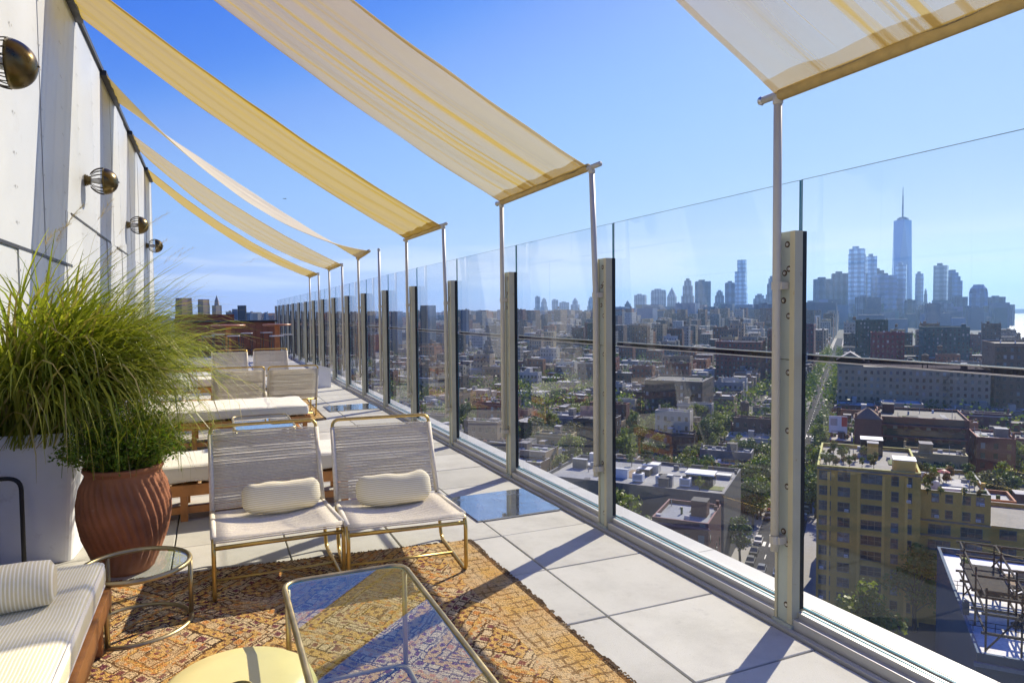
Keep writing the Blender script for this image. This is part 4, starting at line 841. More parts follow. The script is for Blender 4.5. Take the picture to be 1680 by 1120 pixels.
# ---- the yellow brick block facing us, every window its own
YB = (.74, .46, .105); yb = hero('yellow_brick_block', 'large yellow brick apartment block with rooftop terraces, seen through the rightmost pane', 139, 163, -5.0, 11.8, -27.3, YB, (.34, .33, .31), 3, win=False)
B2 = Bld(); write_building(B2, 10.6, 20, 24.4, YB, (.42, .41, .38), random.Random(5), win=False, tank=False); o = B2.wall.build('wing', 'city_wall', yb, (13.75, .3, 0), colors=True); B2.roof.build('wing_roof', 'city_roof', yb, (13.75, .3, 0), colors=True); B2.gear.build('wing_gear', 'city_wall', yb, (13.75, .3, 0), colors=True, kind='stuff')
B3 = Bld(); write_building(B3, 14, 18, 18.8, YB, (.28, .28, .27), random.Random(6), win=False, tank=False); B3.wall.build('wing', 'city_wall', yb, (26.1, .6, 0), colors=True); B3.roof.build('wing_roof', 'city_roof', yb, (26.1, .6, 0), colors=True)
taken += [(139, 163, 11, 40)]
def win_mesh(w, h, n):
    b = MB(); f = .09
    b.box(-w/2-f, -.10, -h/2-f*1.8, w/2+f, -.002, -h/2); b.box(-w/2-f, -.05, h/2, w/2+f, -.002, h/2+f)
    for x in [-w/2-f] + [-w/2+w*i/n-f/2 for i in range(1, n)] + [w/2]: b.box(x, -.05, -h/2, x+f, -.002, h/2)
    b.box(-w/2, -.045, -.04, w/2, -.004, .04); b.quad((-w/2, -.012, -h/2), (w/2, -.012, -h/2), (w/2, -.012, h/2), (-w/2, -.012, h/2), 1); return b.mesh('window', ['win_frame', 'city_pane'])
plain('win_frame', (.16, .15, .12), .6); plain('yellow_pier', YB, .85)
WM = {}; ACM = MB(); ACM.box(-.33, -.38, 0, .33, .0, .42); ACM.box(-.28, -.385, .05, .28, -.381, .37, 1); ACM = ACM.mesh('air_conditioner', ['roof_white', 'stool_seat'])
for (v, w, nn, rows, hh) in ((-3.6, 1.9, 2, range(9), 1.55), (-.45, 1.9, 2, range(9), 1.55), (4.1, 3.3, 3, range(9), 1.55), (7.8, 1.05, 1, range(9), 1.6), (10.1, .6, 1, range(9), 1.6), (14.2, 1.0, 1, (1, 2), 1.35), (16.3, 1.0, 1, (1, 2), 1.35), (18.9, 1.1, 1, (1, 2), 1.35), (20.9, 1.1, 1, (1, 2), 1.35), (14.9, 3.3, 3, (3, 4, 5, 6, 7), 1.6), (19.7, 3.1, 3, (3, 4), 1.6), (25.2, 2.3, 2, (3, 4), 1.5)):
    for rw in rows:
        if (w, hh) not in WM: WM[(w, hh)] = win_mesh(w, hh, nn)
        z = -29.1 - 2.83*rw; yoff = 0 if v < 12 else (-.0 + .3 if v < 22.5 else .6 + 1)
        fy = -12 if v < 12 else (.3-10 if v < 19.2 or v < 22 else .6-9)
        link('window', WM[(w, hh)], yb, (v-3.4, fy-.001, z-ZS))
        if rnd.random() < .22: link('air_conditioner', ACM, yb, (v-3.4 + rnd.choice((-.25, .25))*w, fy-.10, z-ZS-hh/2+.02))
for z, x0, x1, y in ((-28.0, -8.45, 8.45, -12), (-36.2, 8.46, 19.1, .3-10), (-38.9, 8.46, 19.1, .3-10)):
    b = MB(); b.box(x0, y-.28, z-ZS, x1, y-.003, z-ZS+.30); b.build('string_course', 'win_frame', yb)
for i, x in enumerate((-6.4, -1.4, 2.6, 6.2)):
    b = MB(); b.box(x-.22, -12.14, 0, x+.22, -12.003, 26.6); b.build('pilaster', 'yellow_pier', yb)
# ---- trees
def tree_meshes(seed, leaf, rad=3.2, hgt=9.0, nleaf=1900, ls=.46):
    rr = random.Random(seed); tk = MB(); cr = MB()
    tk.tube([(0, 0, 0), (.1, .05, hgt*.25), (.0, .1, hgt*.55), (.1, 0, hgt*.85)], [.26, .2, .13, .04], 7)
    clumps = []
    for i in range(19):
        a = rr.uniform(0, 6.28); k = math.sqrt(rr.random())*.78; z = hgt*(.36 + .52*rr.random()); q = 1 - abs((z/hgt-.58)/.5)**2*.75; p = Vector((math.cos(a)*rad*k*q, math.sin(a)*rad*k*q, z)); clumps.append((p, rr.uniform(.75, 1.35)))
        z0 = hgt*rr.uniform(.22, .5); tk.tube([(0, .05, z0), (p.x*.5, p.y*.5, (z0+p.z)/2+.2), tuple(p)], [.09, .06, .02], 5, caps=False)
    clumps.append((Vector((0, 0, hgt*.92)), .9))
    for i in range(nleaf):
        p, r = rr.choice(clumps); d = Vector((rr.gauss(0, 1), rr.gauss(0, 1), rr.gauss(0, .8))).normalized(); q = p + d*r*rr.uniform(.35, 1.12); n = (d + Vector((rr.gauss(0, .6), rr.gauss(0, .6), rr.gauss(.3, .6)))).normalized(); s = n.cross(Vector((rr.random()-.5, rr.random()-.5, 1))).normalized(); t2 = n.cross(s); l = ls*rr.uniform(.5, 1.2)
        cr.add([q-s*l*.5, q+t2*l*.45, q+s*l*.5, q-t2*l*.45], [(0, 1, 2, 3)])
    return tk.mesh('trunk', 'bark'), cr.mesh('crown', leaf)
TP = [tree_meshes(1, 'leaf_green'), tree_meshes(2, 'leaf_lime', 3.0, 8.5), tree_meshes(3, 'leaf_green', 3.6, 10.5), tree_meshes(4, 'leaf_olive', 3.0, 8), tree_meshes(5, 'leaf_lime', 3.4, 9.5), tree_meshes(6, 'leaf_rust', 2.4, 6)]
TNAME = ['dark green', 'lime green', 'tall dark green', 'olive', 'broad yellow-green', 'rust coloured']
city_things = []  # (object, text, category, group) to be labelled by where they show
def tree(u, v, p, scale=1.0, z=ZS, label=None, name='street_tree'):
    o = link(name, None, None, C(u, v, z), rnd.uniform(0, 6)); o.scale = (scale,)*3
    link('trunk', TP[p][0], o); link('crown', TP[p][1], o)
    if label: tag(o, label, 'tree')
    else: city_things.append((o, TNAME[p] + ' tree', 'tree', 'trees among the houses'))
    return o
# ---- buildings that can be picked out one by one
hero('white_roofed_building', 'building with bright white roof carrying dark steel stairs, lower right corner', 80, 114, 11.8, 46, -32.5, (.022, .07, .125), (1.1, 1.1, 1.08), 4, win=False)  # dark blue wall colour has the shade of its pale front put in
st = thing('roof_steelwork', 'dark steel stair and platform frame standing on the white roof', 'steel frame', C(96, 17.5, -33.3), -GA)
def sbar(nm, p, q, a=.16, c='dark_steel'):
    b = MB(); b.bar(p, q, a, a); return b.build(nm, c, st)
for x in (-4.6, -1.6, -.9, 4.6, 5.4, 11, 12):
    for y in (-13.5, -7, 1.5): sbar('post', (x, y, 0), (x, y, 6.6 if x < 5 else 5.2), .17)
for z in (1.9, 3.9, 5.6):
    for y in (-13.5, -7, 1.5, 5): sbar('beam', (-5, y, z), (13, y, z), .24)
    for x in (-4.6, -.9, 5.4, 11): sbar('cross_beam', (x, -13.5, z+.02), (x, 5, z+.02), .18)
for x0, x1, y in ((-4.6, -.9, -13.5), (-.9, 5.4, -13.5), (5.4, 11, -7), (-4.6, -.9, 1.5)): sbar('brace', (x0, y-.15, .2), (x1, y-.15, 5.4), .14)
b = MB(); b.box(-5, -7, 4.02, -1.2, 1.5, 4.1); b.build('platform', 'dark_steel', st); b = MB(); b.box(4.8, -5, 5.75, 12, .5, 5.85); b.build('platform', 'dark_steel', st); b = MB(); b.box(-4, -4, 2.05, 2, -1, 2.12); b.build('platform', 'dark_steel', st)
for s in (-.55, .55): sbar('stringer', (-1, -5.5+s, 0), (6.5, -5.5+s, 4.0), .22); sbar('stringer', (5, -2+s, 5.8), (-.5, -2+s, 2.1), .22)
tm = MB(); tm.box(-.15, -.55, -.02, .15, .55, .02); tm = tm.mesh('tread', 'dark_steel')
for i in range(20): link('tread', tm, st, (-1+7.5*(i+.5)/20, -5.5, 4.0*(i+.5)/20+.05))
for z in (.5, 1.0):
    for y in (-8.6, 3.4): sbar('handrail', (-5.4, y, z+.1), (14, y, z+.1), .06, 'dark_steel')
for x in range(-5, 14, 2):
    for y in (-8.6, 3.4): sbar('rail_post', (x, y, 0), (x, y, 1.1), .06, 'dark_steel')
def cooling(u, v, z, label, s=1.0):
    t = thing('rooftop_unit', label, 'air conditioner', C(u, v, z), -GA); b = MB(); b.box(-1.1*s, -.9*s, .25*s, 1.1*s, .9*s, 1.9*s); b.build('casing', 'roof_white', t); b = MB(); b.lathe([(.0, 1.93*s), (.62*s, 1.93*s), (.66*s, 2.1*s), (.70*s, 1.905*s)], 14); b.build('fan_ring', 'stool_steel', t); b = MB(); b.box(-.9*s, -.92*s, .6*s, .9*s, -.905*s, 1.6*s); b.build('grille', 'stool_seat', t)
gray_ = hero('grey_walled_building', 'broad dark grey walled building with white roof gear, left of the street', 150, 176, -66, -23.6, -37.6, (.13, .132, .135), (.40, .41, .41), 8, win=False)
for i, v in enumerate((-44, -38.5, -33)): cooling(156, v, -38.4, f'white cube-shaped cooling unit on the grey walled building, {ordinal(i+1)} from the left', 1.1)
t = thing('glass_penthouse', 'low glazed penthouse with white flat roof on the grey walled building', 'penthouse', C(160, -30.3, -38.4), -GA); b = MB(); b.box(-3, -2, 0, 3, 2, 2.5); b.build('glazing', 'city_glass', t); b = MB(); b.box(-3.3, -2.4, 2.5, 3.3, 2.4, 2.85); b.build('roof', 'roof_white', t)
for i in range(7): b = MB(); b.box(-3+i-.05, -2.06, 0, -3+i+.05, -2.003, 2.5); b.build('mullion', 'win_frame', t)
t = thing('turf_tray', 'green lawn patch on the grey walled building roof', 'planter', C(157, -27.2, -38.38), -GA); b = MB(); b.box(-2.4, -1.8, 0, 2.4, 1.8, .12); b.build('turf', 'leaf_lime', t); b = MB(); b.box(-2.55, -1.95, 0, 2.55, 1.95, .08); b.build('edging', 'win_frame', t)
rg = random.Random(8)
for i in range(16):
    u, v = rg.uniform(152, 174), rg.uniform(-63, -25)
    if any(abs(v-a) < 2.2 and u < 159 for a in (-44, -38.5, -33, -27.2)) or (abs(v+30.3) < 4 and abs(u-160) < 3): continue
    w_, d_, h_ = rg.uniform(.8, 5), rg.uniform(.8, 3.2), rg.uniform(.5, 2.6); t = thing('roof_plant_box', f'small rooftop box or duct on the grey walled building, {ordinal(i+1)} of the scattered set', 'roof equipment', C(u, v, -38.39), -GA); b = MB(); b.box(-w_/2, -d_/2, 0, w_/2, d_/2, h_); b.build('casing', rg.choice(('roof_white', 'stool_seat', 'aluminium', 'win_frame', 'asphalt')), t); b = MB(); b.box(-w_/2-.08, -d_/2-.08, h_, w_/2+.08, d_/2+.08, h_+.1); b.build('cap', rg.choice(('roof_white', 'aluminium')), t)
for i, (u, v, p) in enumerate(((170, -31, 4), (172, -36, 1), (168, -45, 0), (171, -50, 4), (154, -29.5, 1))): tree(u, v, p, .38, z=-38.4, label=f'{TNAME[p]} roof bush on the grey walled building, {ordinal(i+1)} of five', name='roof_bush')
hero('maroon_low_building', 'lower maroon building with white roof edge in front of the grey wall', 130, 144, -34, -23.2, -38.3, (.16, .07, .065), (.30, .33, .38), 9)
hero('tan_loft_building', 'long tan loft building with many windows behind the rooftops, rightmost pane', 385, 420, -4.8, 60, -27, (.52, .40, .26), (.36, .33, .29), 11, tank=True)
t = thing('gabled_penthouse', 'tan gabled roof house on top of the long loft building', 'penthouse', C(392, 1, -27.8), -GA)
b = MB(); b.add([(-6, -5, 0), (6, -5, 0), (6, 8, 0), (-6, 8, 0), (-6, -5, 3.6), (6, -5, 3.6), (6, 8, 3.6), (-6, 8, 3.6), (0, -5, 7.4), (0, 8, 7.4)], [(0,1,5,8,4), (1,2,6,5), (2,3,7,9,6), (3,0,4,7)], 0, (.40, .31, .20)); b.build('wall', 'city_wall', t, colors=True)
for s in (-1, 1):
    b = MB(); b.add([(s*6.5, -5.5, 3.4), (0, -5.5, 7.6), (0, 8.5, 7.6), (s*6.5, 8.5, 3.4), (s*6.5, -5.5, 3.65), (0, -5.5, 7.85), (0, 8.5, 7.85), (s*6.5, 8.5, 3.65)], [(0,1,5,4), (4,5,6,7), (3,2,1,0), (0,4,7,3)], 0, (.55, .52, .47)); b.build('roof_slope', 'city_wall', t, colors=True)
hero('brick_terraced_building', 'dark red brick building with deep balconies and roof gardens, rightmost pane', 244, 268, 9, 33, -32, (.17, .06, .045), (.20, .19, .17), 12)
ter = [o for o in bpy.data.objects if o.name.startswith('brick_terraced')][0]
for z in (-34.6, -38.2, -41.8):
    b = MB(); b.box(-11.5, -13.6, z-ZS, 11.5, -12.003, z-ZS+.35, 0, (.28, .12, .09)); b.build('balcony', 'city_wall', ter, colors=True); b = MB(); b.box(-10.8, -12.06, z-ZS+.36, 10.8, -12.006, z-ZS+2.5); b.build('glazing', 'city_glass', ter)
hero('brick_stair_tower', 'brown brick tower with pointed tent roof beside the street', 232, 240, 2.0, 9.2, -31.5, (.24, .125, .085), (.2, .15, .1), 13, win=False)
b = MB(); b.add([(-3.9, -4.3, 0), (3.9, -4.3, 0), (3.9, 4.3, 0), (-3.9, 4.3, 0), (0, 0, 3.2)], [(0,1,4), (1,2,4), (2,3,4), (3,0,4)], 0, (.30, .20, .13)); b.build('tent_roof', 'city_wall', bpy.data.objects['brick_stair_tower'], (0, 0, -31.5-ZS+.01), colors=True)
t = thing('billboard', 'white and red billboard on a roof beside the street', 'billboard', C(236, -2.6, -38), -GA); b = MB(); b.box(-2.6, -.1, 1.0, 2.6, .1, 6.4); b.build('panel', 'roof_white', t); b = MB(); b.box(1.0, -.115, 3.2, 2.55, -.103, 6.2); b.build('red_field', 'billboard_red', t)
b = MB(); b.box(-1.9, -.115, 1.5, 1.6, -.103, 1.8); b.box(-2.2, -.115, 3.4, -.2, -.103, 5.6); b.build('grey_print', 'stool_seat', t)
for s in (-2, 2): b = MB(); b.box(s-.12, -.1, 0, s+.12, .1, 1.0); b.build('leg', 'black_metal', t)
hero('brick_house_white_roof', 'square red brick building with white rimmed flat roof, far right', 252, 268, 36, 46, -38, (.24, .075, .05), (.5, .5, .49), 14)
hero('billboard_base_building', 'low brown building under the white and red billboard', 230, 246, -4.8, 1.6, -38.2, (.17, .10, .075), (.42, .40, .38), 15)
hero('right_edge_block', 'tall brown block with rows of windows at the right edge', 395, 430, 63, 112, -15, (.20, .13, .09), (.3, .28, .26), 16)
hero('green_glass_block', 'dark green glass office block behind the long loft building', 700, 735, 6, 32, -8, (.03, .075, .065), (.45, .5, .5), 17)
hero('magenta_brick_block', 'deep red brick block in front of the green glass one', 560, 585, 15, 36, -15, (.26, .045, .06), (.35, .33, .32), 18)
hero('teal_glass_block', 'teal glass office block near the river, rightmost pane', 650, 690, 55, 87, -13, (.05, .13, .13), (.40, .50, .50), 19)
hero('plum_brick_slab', 'plum brick slab just left of the avenue, behind the nearest post', 600, 640, -46, -25, -10, (.16, .05, .075), (.3, .28, .28), 20)
hero('red_brick_slab', 'long red brick building above the rail in the second bay', 520, 548, -88, -56, -21, (.22, .05, .045), (.16, .2, .3), 21)
hero('red_brick_tower_block', 'taller red brick block right of the long one, second bay', 540, 565, -54, -40, -12, (.19, .045, .06), (.5, .5, .5), 22)
hero('dark_brick_school', 'large dark brick building with rows of pale windows, second bay', 330, 360, -90, -62, -32, (.085, .06, .055), (.12, .12, .12), 23)
t = thing('roof_billboard', 'blue and orange billboard pair on a low roof, second bay', 'billboard', C(262, -92, -42), -GA+.15)
for i, (x0, x1, c) in enumerate(((-6, -.3, 'billboard_orange'), (.3, 6, 'billboard_blue'))): b = MB(); b.box(x0, -.12, 1.2, x1, .12, 5.4); b.build('panel', c, t)
for x in (-5, 0, 5): b = MB(); b.box(x-.1, -.08, 0, x+.1, .08, 1.2); b.build('leg', 'black_metal', t)
hero('billboard_house', 'dark low building carrying the blue and orange billboards', 258, 272, -100, -84, -41.2, (.09, .05, .045), (.2, .2, .2), 24)
# street trees and roof gardens one can pick out
tree(118, 3.0, 1, 1.7, label='bright green tree at the foot of the yellow brick block')
for i, (u, v, p, s, l) in enumerate(((143, -45, 4, 1.9, 'sunlit yellow-green tree in front of the grey wall, second bay'),)): tree(u, v, p, s, label=l)
for i, (u, v, p, s) in enumerate(((152, -3, 3, .22), (150, -1, 0, .3), (149, 1.5, 5, .25), (154, 3, 1, .28), (156, -2.5, 0, .3), (147, 4, 2, .2), (150, 13.5, 5, .3), (146, 14, 1, .25), (156, 18, 5, .35), (148, 21, 0, .25), (158, 13, 3, .3))):
    tree(u, v, p, s, z=-28.1 if v < 12 else -31.4, label=f'small {TNAME[p]} potted tree on the yellow block terrace, {ordinal(i+1)} in all', name='roof_tree')
for i, (u, v, p, s) in enumerate(((141.5, -3.5, 0, .26), (142, -1.8, 3, .24), (142, .4, 0, .28), (145, -4, 1, .3), (146, -.5, 5, .24), (144, 2.6, 0, .22), (141, 13.0, 0, .2), (141.2, 15, 1, .2), (141, 18.5, 0, .2), (141.3, 20.8, 3, .2), (152, 20.8, 1, .3), (159, 21, 0, .3))):
    tree(u, v, p, s, z=-28.1 if v < 12 else -31.4, label=f'small {TNAME[p]} terrace bush along the yellow block parapet, {ordinal(i+1)} of the row', name='roof_bush')
rg = random.Random(31)
for i in range(20):
    u, v = (rg.uniform(143, 161), rg.uniform(-4, 5)) if i < 12 else (rg.uniform(142, 158), rg.uniform(12.6, 21.6)); p = rg.choice((0, 0, 1, 2, 3, 5))
    tree(u, v, p, rg.uniform(.2, .38), z=-28.1 if v < 12 else -31.4, label=f'{TNAME[p]} planter shrub on the {"main" if i < 12 else "wing"} roof of the yellow block, {ordinal(i+1)} in all', name='planter_shrub')
def roof_box(nm, label, cat, u, v, z, w_, d_, h_, m):
    t = thing(nm, label, cat, C(u, v, z), -GA); b = MB(); b.box(-w_/2, -d_/2, 0, w_/2, d_/2, h_); b.build('body', m, t); b = MB(); b.box(-w_/2-.08, -d_/2-.08, h_, w_/2+.08, d_/2+.08, h_+.1); b.build('lid', 'roof_white', t)
roof_box('roof_bulkhead', 'black square bulkhead on the main yellow block roof', 'bulkhead', 158, 4.5, -28.1, 4, 4, 3.2, 'black_metal'); roof_box('roof_bulkhead', 'yellow brick bulkhead at the corner of the main yellow roof', 'bulkhead', 143, 9.4, -28.1, 3.6, 4, 2.4, 'yellow_pier')
roof_box('roof_bench', 'long pale bench on the yellow block wing terrace', 'bench', 145, 17.6, -31.4, 4, .7, .5, 'white_plastic'); roof_box('roof_chest', 'low white chest on the main yellow block roof', 'chest', 150, -3.9, -28.1, 1.6, 1, .8, 'white_plastic')
t = thing('patio_umbrella', 'small red parasol on the terrace roof of the yellow block', 'umbrella', C(152, 16.6, -31.4), 0); b = MB(); b.lathe([(1.1, 2.0), (.5, 2.35), (0, 2.5)], 10); b.build('canopy', 'billboard_red', t); b = MB(); b.cyl((0, 0, 0), (0, 0, 2.4), .05, 6); b.build('mast', 'steel', t)

# ---- One big tower with chamfered sides and a mast
def one_tower():
    u, v = at_depth(1478.5, 2720); t = thing('tapered_glass_tower', 'tallest tapering glass skyscraper with a mast, right of the picture', 'skyscraper', C(u, v, ZS), -GA+R(8)); s = 31.5; b = MB(); c = (.26, .44, .66)
    b.box(-s, -s, 0, s, s, 57, 0, c, False); lo = [(-s,-s,57), (s,-s,57), (s,s,57), (-s,s,57)]; hi = [(0,-s,407), (s,0,407), (0,s,407), (-s,0,407)]; vs = lo+hi; fs = []
    for i in range(4): fs += [(i, (i+1) % 4, 4+i), ((i+1) % 4, 4+(i+1) % 4, 4+i)]
    b.add(vs, fs+[(4,5,6,7)], 0, c); b.build('shaft', 'tower_mirror', t, colors=True)
    b = MB(); b.lathe([(21, 407), (21, 415), (14, 415), (14, 419), (0, 419)], 16, c=(.3, .36, .42)); b.build('crown_ring', 'tower_stone', t, colors=True)
    b = MB(); b.tube([(0, 0, 418), (0, 0, 470), (0, 0, 505), (0, 0, 541)], [3.4, 2.8, 2.0, .8], 8, c=(.3, .33, .38)); b.build('mast', 'tower_stone', t, colors=True)
N = NT('tower_mirror'); a_ = N.n('ShaderNodeVertexColor'); a_.layer_name = 'Col'; N.base(a_.outputs[0]); N.surf(.25, .55, .5)
one_tower()
def tower(label, xl, xr, ytop, d, c, mat='tower_stone', style='flat', deep=None, name='skyscraper'):
    xc = (xl+xr)/2; wpx = xr-xl; u, v = at_depth(xc, d); az = YAW + math.atan((xc-840)/1120); D = d
    w = wpx/1120*D*math.cos(math.atan((xc-840)/1120))*.93; dp = deep or w*.8; th = abs(az-GA); w = max(8, w - dp*math.sin(th)*.6) if th < 1 else w
    horizon = proj(C(u, v, CAM_H))[1]; h = CAM_H + (horizon-ytop)/1120*D - ZS
    t = thing(name, label, 'skyscraper' if h > 110 else 'building', C(u, v, ZS), -GA + (R(((xl*37) % 50) - 25) if d > 1800 else 0)); b = MB(); hw, hd = w/2, dp/2
    if style == 'flat': b.box(-hw, -hd, 0, hw, hd, h, 0, c, False)
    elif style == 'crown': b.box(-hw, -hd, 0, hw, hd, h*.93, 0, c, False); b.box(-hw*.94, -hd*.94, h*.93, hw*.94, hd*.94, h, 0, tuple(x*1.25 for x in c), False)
    elif style == 'step':
        for f0, f1, k in ((0, .62, 1), (.62, .84, .78), (.84, .95, .55), (.95, 1, .3)): b.box(-hw*k, -hd*k, h*f0, hw*k, hd*k, h*f1, 0, c, False)
    elif style == 'rstep':
        for f1, x1 in ((.80, 1), (.88, .6), (.95, .2), (1, -.3)): b.box(-hw, -hd*(.9+f1*.05), 0, hw*x1, hd*(.9+f1*.05), h*f1, 0, c, False)
    elif style == 'pyramid':
        b.box(-hw, -hd, 0, hw, hd, h*.72, 0, c, False); b.add([(-hw, -hd, h*.72), (hw, -hd, h*.72), (hw, hd, h*.72), (-hw, hd, h*.72), (0, 0, h)], [(0,1,4), (1,2,4), (2,3,4), (3,0,4)], 0, c)
    elif style == 'dome':
        b.box(-hw, -hd, 0, hw, hd, h*.78, 0, c, False); n = 8; r8 = [(hw*1.05, h*.78), (hw*.92, h*.90), (hw*.62, h*.97), (hw*.58, h), (0, h)]; b.lathe(r8, 8, c=c)
    elif style == 'jenga':
        rr = random.Random(4); z = 0
        while z < h:
            dz = h*.055; k = 1 if z < h*.8 else .78; o = rr.uniform(-.10, .10)*hw*2*(z/h); b.box(-hw*k+o, -hd*k, z, hw*k+o, hd*k, min(h, z+dz), 0, c, False); z += dz
    elif style == 'spire':
        b.box(-hw, -hd, 0, hw, hd, h*.7, 0, c, False); b.box(-hw*.6, -hd*.6, h*.7, hw*.6, hd*.6, h*.86, 0, c, False); b.lathe([(hw*.5, h*.86), (hw*.42, h*.92), (0, h)], 8, c=c)
    b.build('shaft', mat, t, colors=True)
    if d < 1400 or h < 60: return t
    b = MB(); k = .55 if style in ('flat', 'crown') else .18
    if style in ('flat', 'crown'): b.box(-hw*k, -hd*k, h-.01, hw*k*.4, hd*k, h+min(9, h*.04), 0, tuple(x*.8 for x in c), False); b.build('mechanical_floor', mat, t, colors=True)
    return t
G1, G2, S1, S2, S3 = (.42, .58, .78), (.12, .22, .40), (.14, .18, .26), (.04, .09, .19), (.20, .26, .35)  # bluish tones put part of the distance haze into the tower colours
for a in (
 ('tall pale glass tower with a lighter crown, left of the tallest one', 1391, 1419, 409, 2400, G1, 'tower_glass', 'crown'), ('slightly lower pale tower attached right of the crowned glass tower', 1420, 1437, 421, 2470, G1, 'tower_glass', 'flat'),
 ('broad grey-blue tower immediately left of the crowned glass tower', 1363, 1392, 449, 2600, S2, 'tower_stone', 'flat'), ('dark block right beside the nearest post at the skyline', 1335, 1364, 458, 2500, S2, 'tower_stone', 'flat'),
 ('broad dark glass tower with bright roof line before the tallest tower', 1431, 1468, 452, 2150, G2, 'tower_glass', 'flat'), ('slim glass tower overlapping the foot of the tallest tower', 1468, 1487, 435, 2250, G1, 'tower_glass', 'flat'),
 ('low grey tower with rounded top left of the slim glass tower', 1430, 1449, 444, 2560, S1, 'tower_stone', 'flat'), ('slender standalone tower right of the tallest skyscraper', 1501, 1514, 449, 2600, G1, 'tower_glass', 'crown'),
 ('narrow old stone tower with stepped cap right of the slender tower', 1514, 1522, 474, 2800, S1, 'tower_stone', 'step'), ('banded pale office tower with flat top, right of the gap', 1530, 1555, 436, 2450, (.44, .46, .48), 'tower_glass', 'flat'),
 ('stepped glass tower falling to the right beside the banded tower', 1554, 1577, 443, 2560, G2, 'tower_glass', 'rstep'), ('tower with chamfered domed crown near the river', 1587, 1622, 467, 2300, G2, 'tower_stone', 'dome'),
 ('square block right of the domed tower at the waterfront', 1620, 1648, 487, 2330, S2, 'tower_stone', 'flat'), ('last low block of the skyline at the waterfront', 1642, 1664, 501, 2260, S2, 'tower_stone', 'flat'),
 ('dark mid-height block left of the domed tower', 1562, 1586, 487, 2200, S2, 'tower_stone', 'flat'), ('dark mid-height block below the slender tower', 1484, 1503, 492, 2200, S2, 'tower_stone', 'flat'),
 ('wide brown block at the foot of the banded tower', 1527, 1562, 497, 2050, S1, 'tower_stone', 'flat'), ('brown block at the foot of the crowned tower', 1404, 1432, 487, 2050, S1, 'tower_stone', 'flat'),
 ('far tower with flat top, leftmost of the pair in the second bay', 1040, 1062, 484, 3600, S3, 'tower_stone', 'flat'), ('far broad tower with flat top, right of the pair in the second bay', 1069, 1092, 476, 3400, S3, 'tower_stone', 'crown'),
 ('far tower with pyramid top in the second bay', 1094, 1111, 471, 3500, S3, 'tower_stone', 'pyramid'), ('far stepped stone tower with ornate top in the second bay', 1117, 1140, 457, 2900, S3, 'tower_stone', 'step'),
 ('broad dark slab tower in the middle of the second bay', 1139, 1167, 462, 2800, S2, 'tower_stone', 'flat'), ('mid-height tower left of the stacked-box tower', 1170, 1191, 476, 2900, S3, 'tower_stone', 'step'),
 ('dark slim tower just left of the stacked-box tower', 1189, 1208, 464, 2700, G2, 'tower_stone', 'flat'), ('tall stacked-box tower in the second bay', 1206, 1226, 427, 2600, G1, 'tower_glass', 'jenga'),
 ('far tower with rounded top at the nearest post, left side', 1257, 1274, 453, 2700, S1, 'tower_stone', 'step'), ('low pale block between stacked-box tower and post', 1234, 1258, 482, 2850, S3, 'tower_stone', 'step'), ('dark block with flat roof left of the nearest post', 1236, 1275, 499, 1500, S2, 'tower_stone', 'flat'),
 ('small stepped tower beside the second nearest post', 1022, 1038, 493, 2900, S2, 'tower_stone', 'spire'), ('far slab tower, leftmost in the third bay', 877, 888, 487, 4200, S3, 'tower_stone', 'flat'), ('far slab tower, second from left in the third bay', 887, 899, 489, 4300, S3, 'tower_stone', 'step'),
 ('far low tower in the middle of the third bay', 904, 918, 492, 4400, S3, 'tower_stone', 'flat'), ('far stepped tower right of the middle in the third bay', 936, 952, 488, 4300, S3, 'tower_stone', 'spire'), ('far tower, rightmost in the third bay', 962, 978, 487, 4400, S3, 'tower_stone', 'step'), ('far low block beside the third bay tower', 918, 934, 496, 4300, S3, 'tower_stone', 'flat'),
 ('dark apartment slab behind the fifth bay', 690, 716, 501, 760, (.10, .12, .14), 'tower_stone', 'flat'), ('low blue-grey block in the fourth bay', 757, 770, 509, 900, S2, 'tower_stone', 'flat'), ('pale block in the sixth bay', 642, 660, 511, 800, S2, 'tower_stone', 'flat'),
 ('brown apartment tower behind the grass, leftmost on the far left', 288, 318, 489, 640, (.22, .13, .09), 'tower_stone', 'crown'), ('old stone block with rooftop house behind the bar', 326, 345, 491, 700, (.24, .17, .13), 'tower_stone', 'crown'), ('old stone tower with pointed cap behind the bar', 343, 371, 484, 720, (.22, .19, .18), 'tower_stone', 'spire'),
 ('small dark block behind the bar, right of the pointed tower', 383, 396, 507, 760, S2, 'tower_stone', 'flat'), ('slim dark chimney rising behind the bar', 396.5, 399.5, 501, 500, (.06, .06, .07), 'tower_stone', 'flat'), ('low far block behind the bar', 401, 424, 514, 1100, S2, 'tower_stone', 'flat'), ('low far block left of the glass wall end', 431, 444, 512, 1150, S2, 'tower_stone', 'step')):
    tower(*a)

# ---- cars on the avenue
def car_mesh():
    b = MB(); b.add([(-.9,-2.1,.35),(.9,-2.1,.35),(.9,2.1,.35),(-.9,2.1,.35),(-.9,-2.1,.8),(.9,-2.1,.8),(.9,2.1,.85),(-.9,2.1,.85)], [(0,1,5,4),(1,2,6,5),(2,3,7,6),(3,0,4,7),(4,5,6,7),(3,2,1,0)], 0)
    b.add([(-.85,-1.0,.82),(.85,-1.0,.82),(.85,1.7,.85),(-.85,1.7,.85),(-.68,-.35,1.42),(.68,-.35,1.42),(.68,1.1,1.42),(-.68,1.1,1.42)], [(0,1,5,4),(1,2,6,5),(2,3,7,6),(3,0,4,7)], 1); b.box(-.68, -.35, 1.42, .68, 1.1, 1.47, 0)
    for x in (-.82, .82):
        for y in (-1.3, 1.3): b.tube([(x-.1, y, .33), (x+.1, y, .33)], .33, 10, m=2)
    return b.mesh('car', ['car_paint', 'city_glass', 'tyre'])
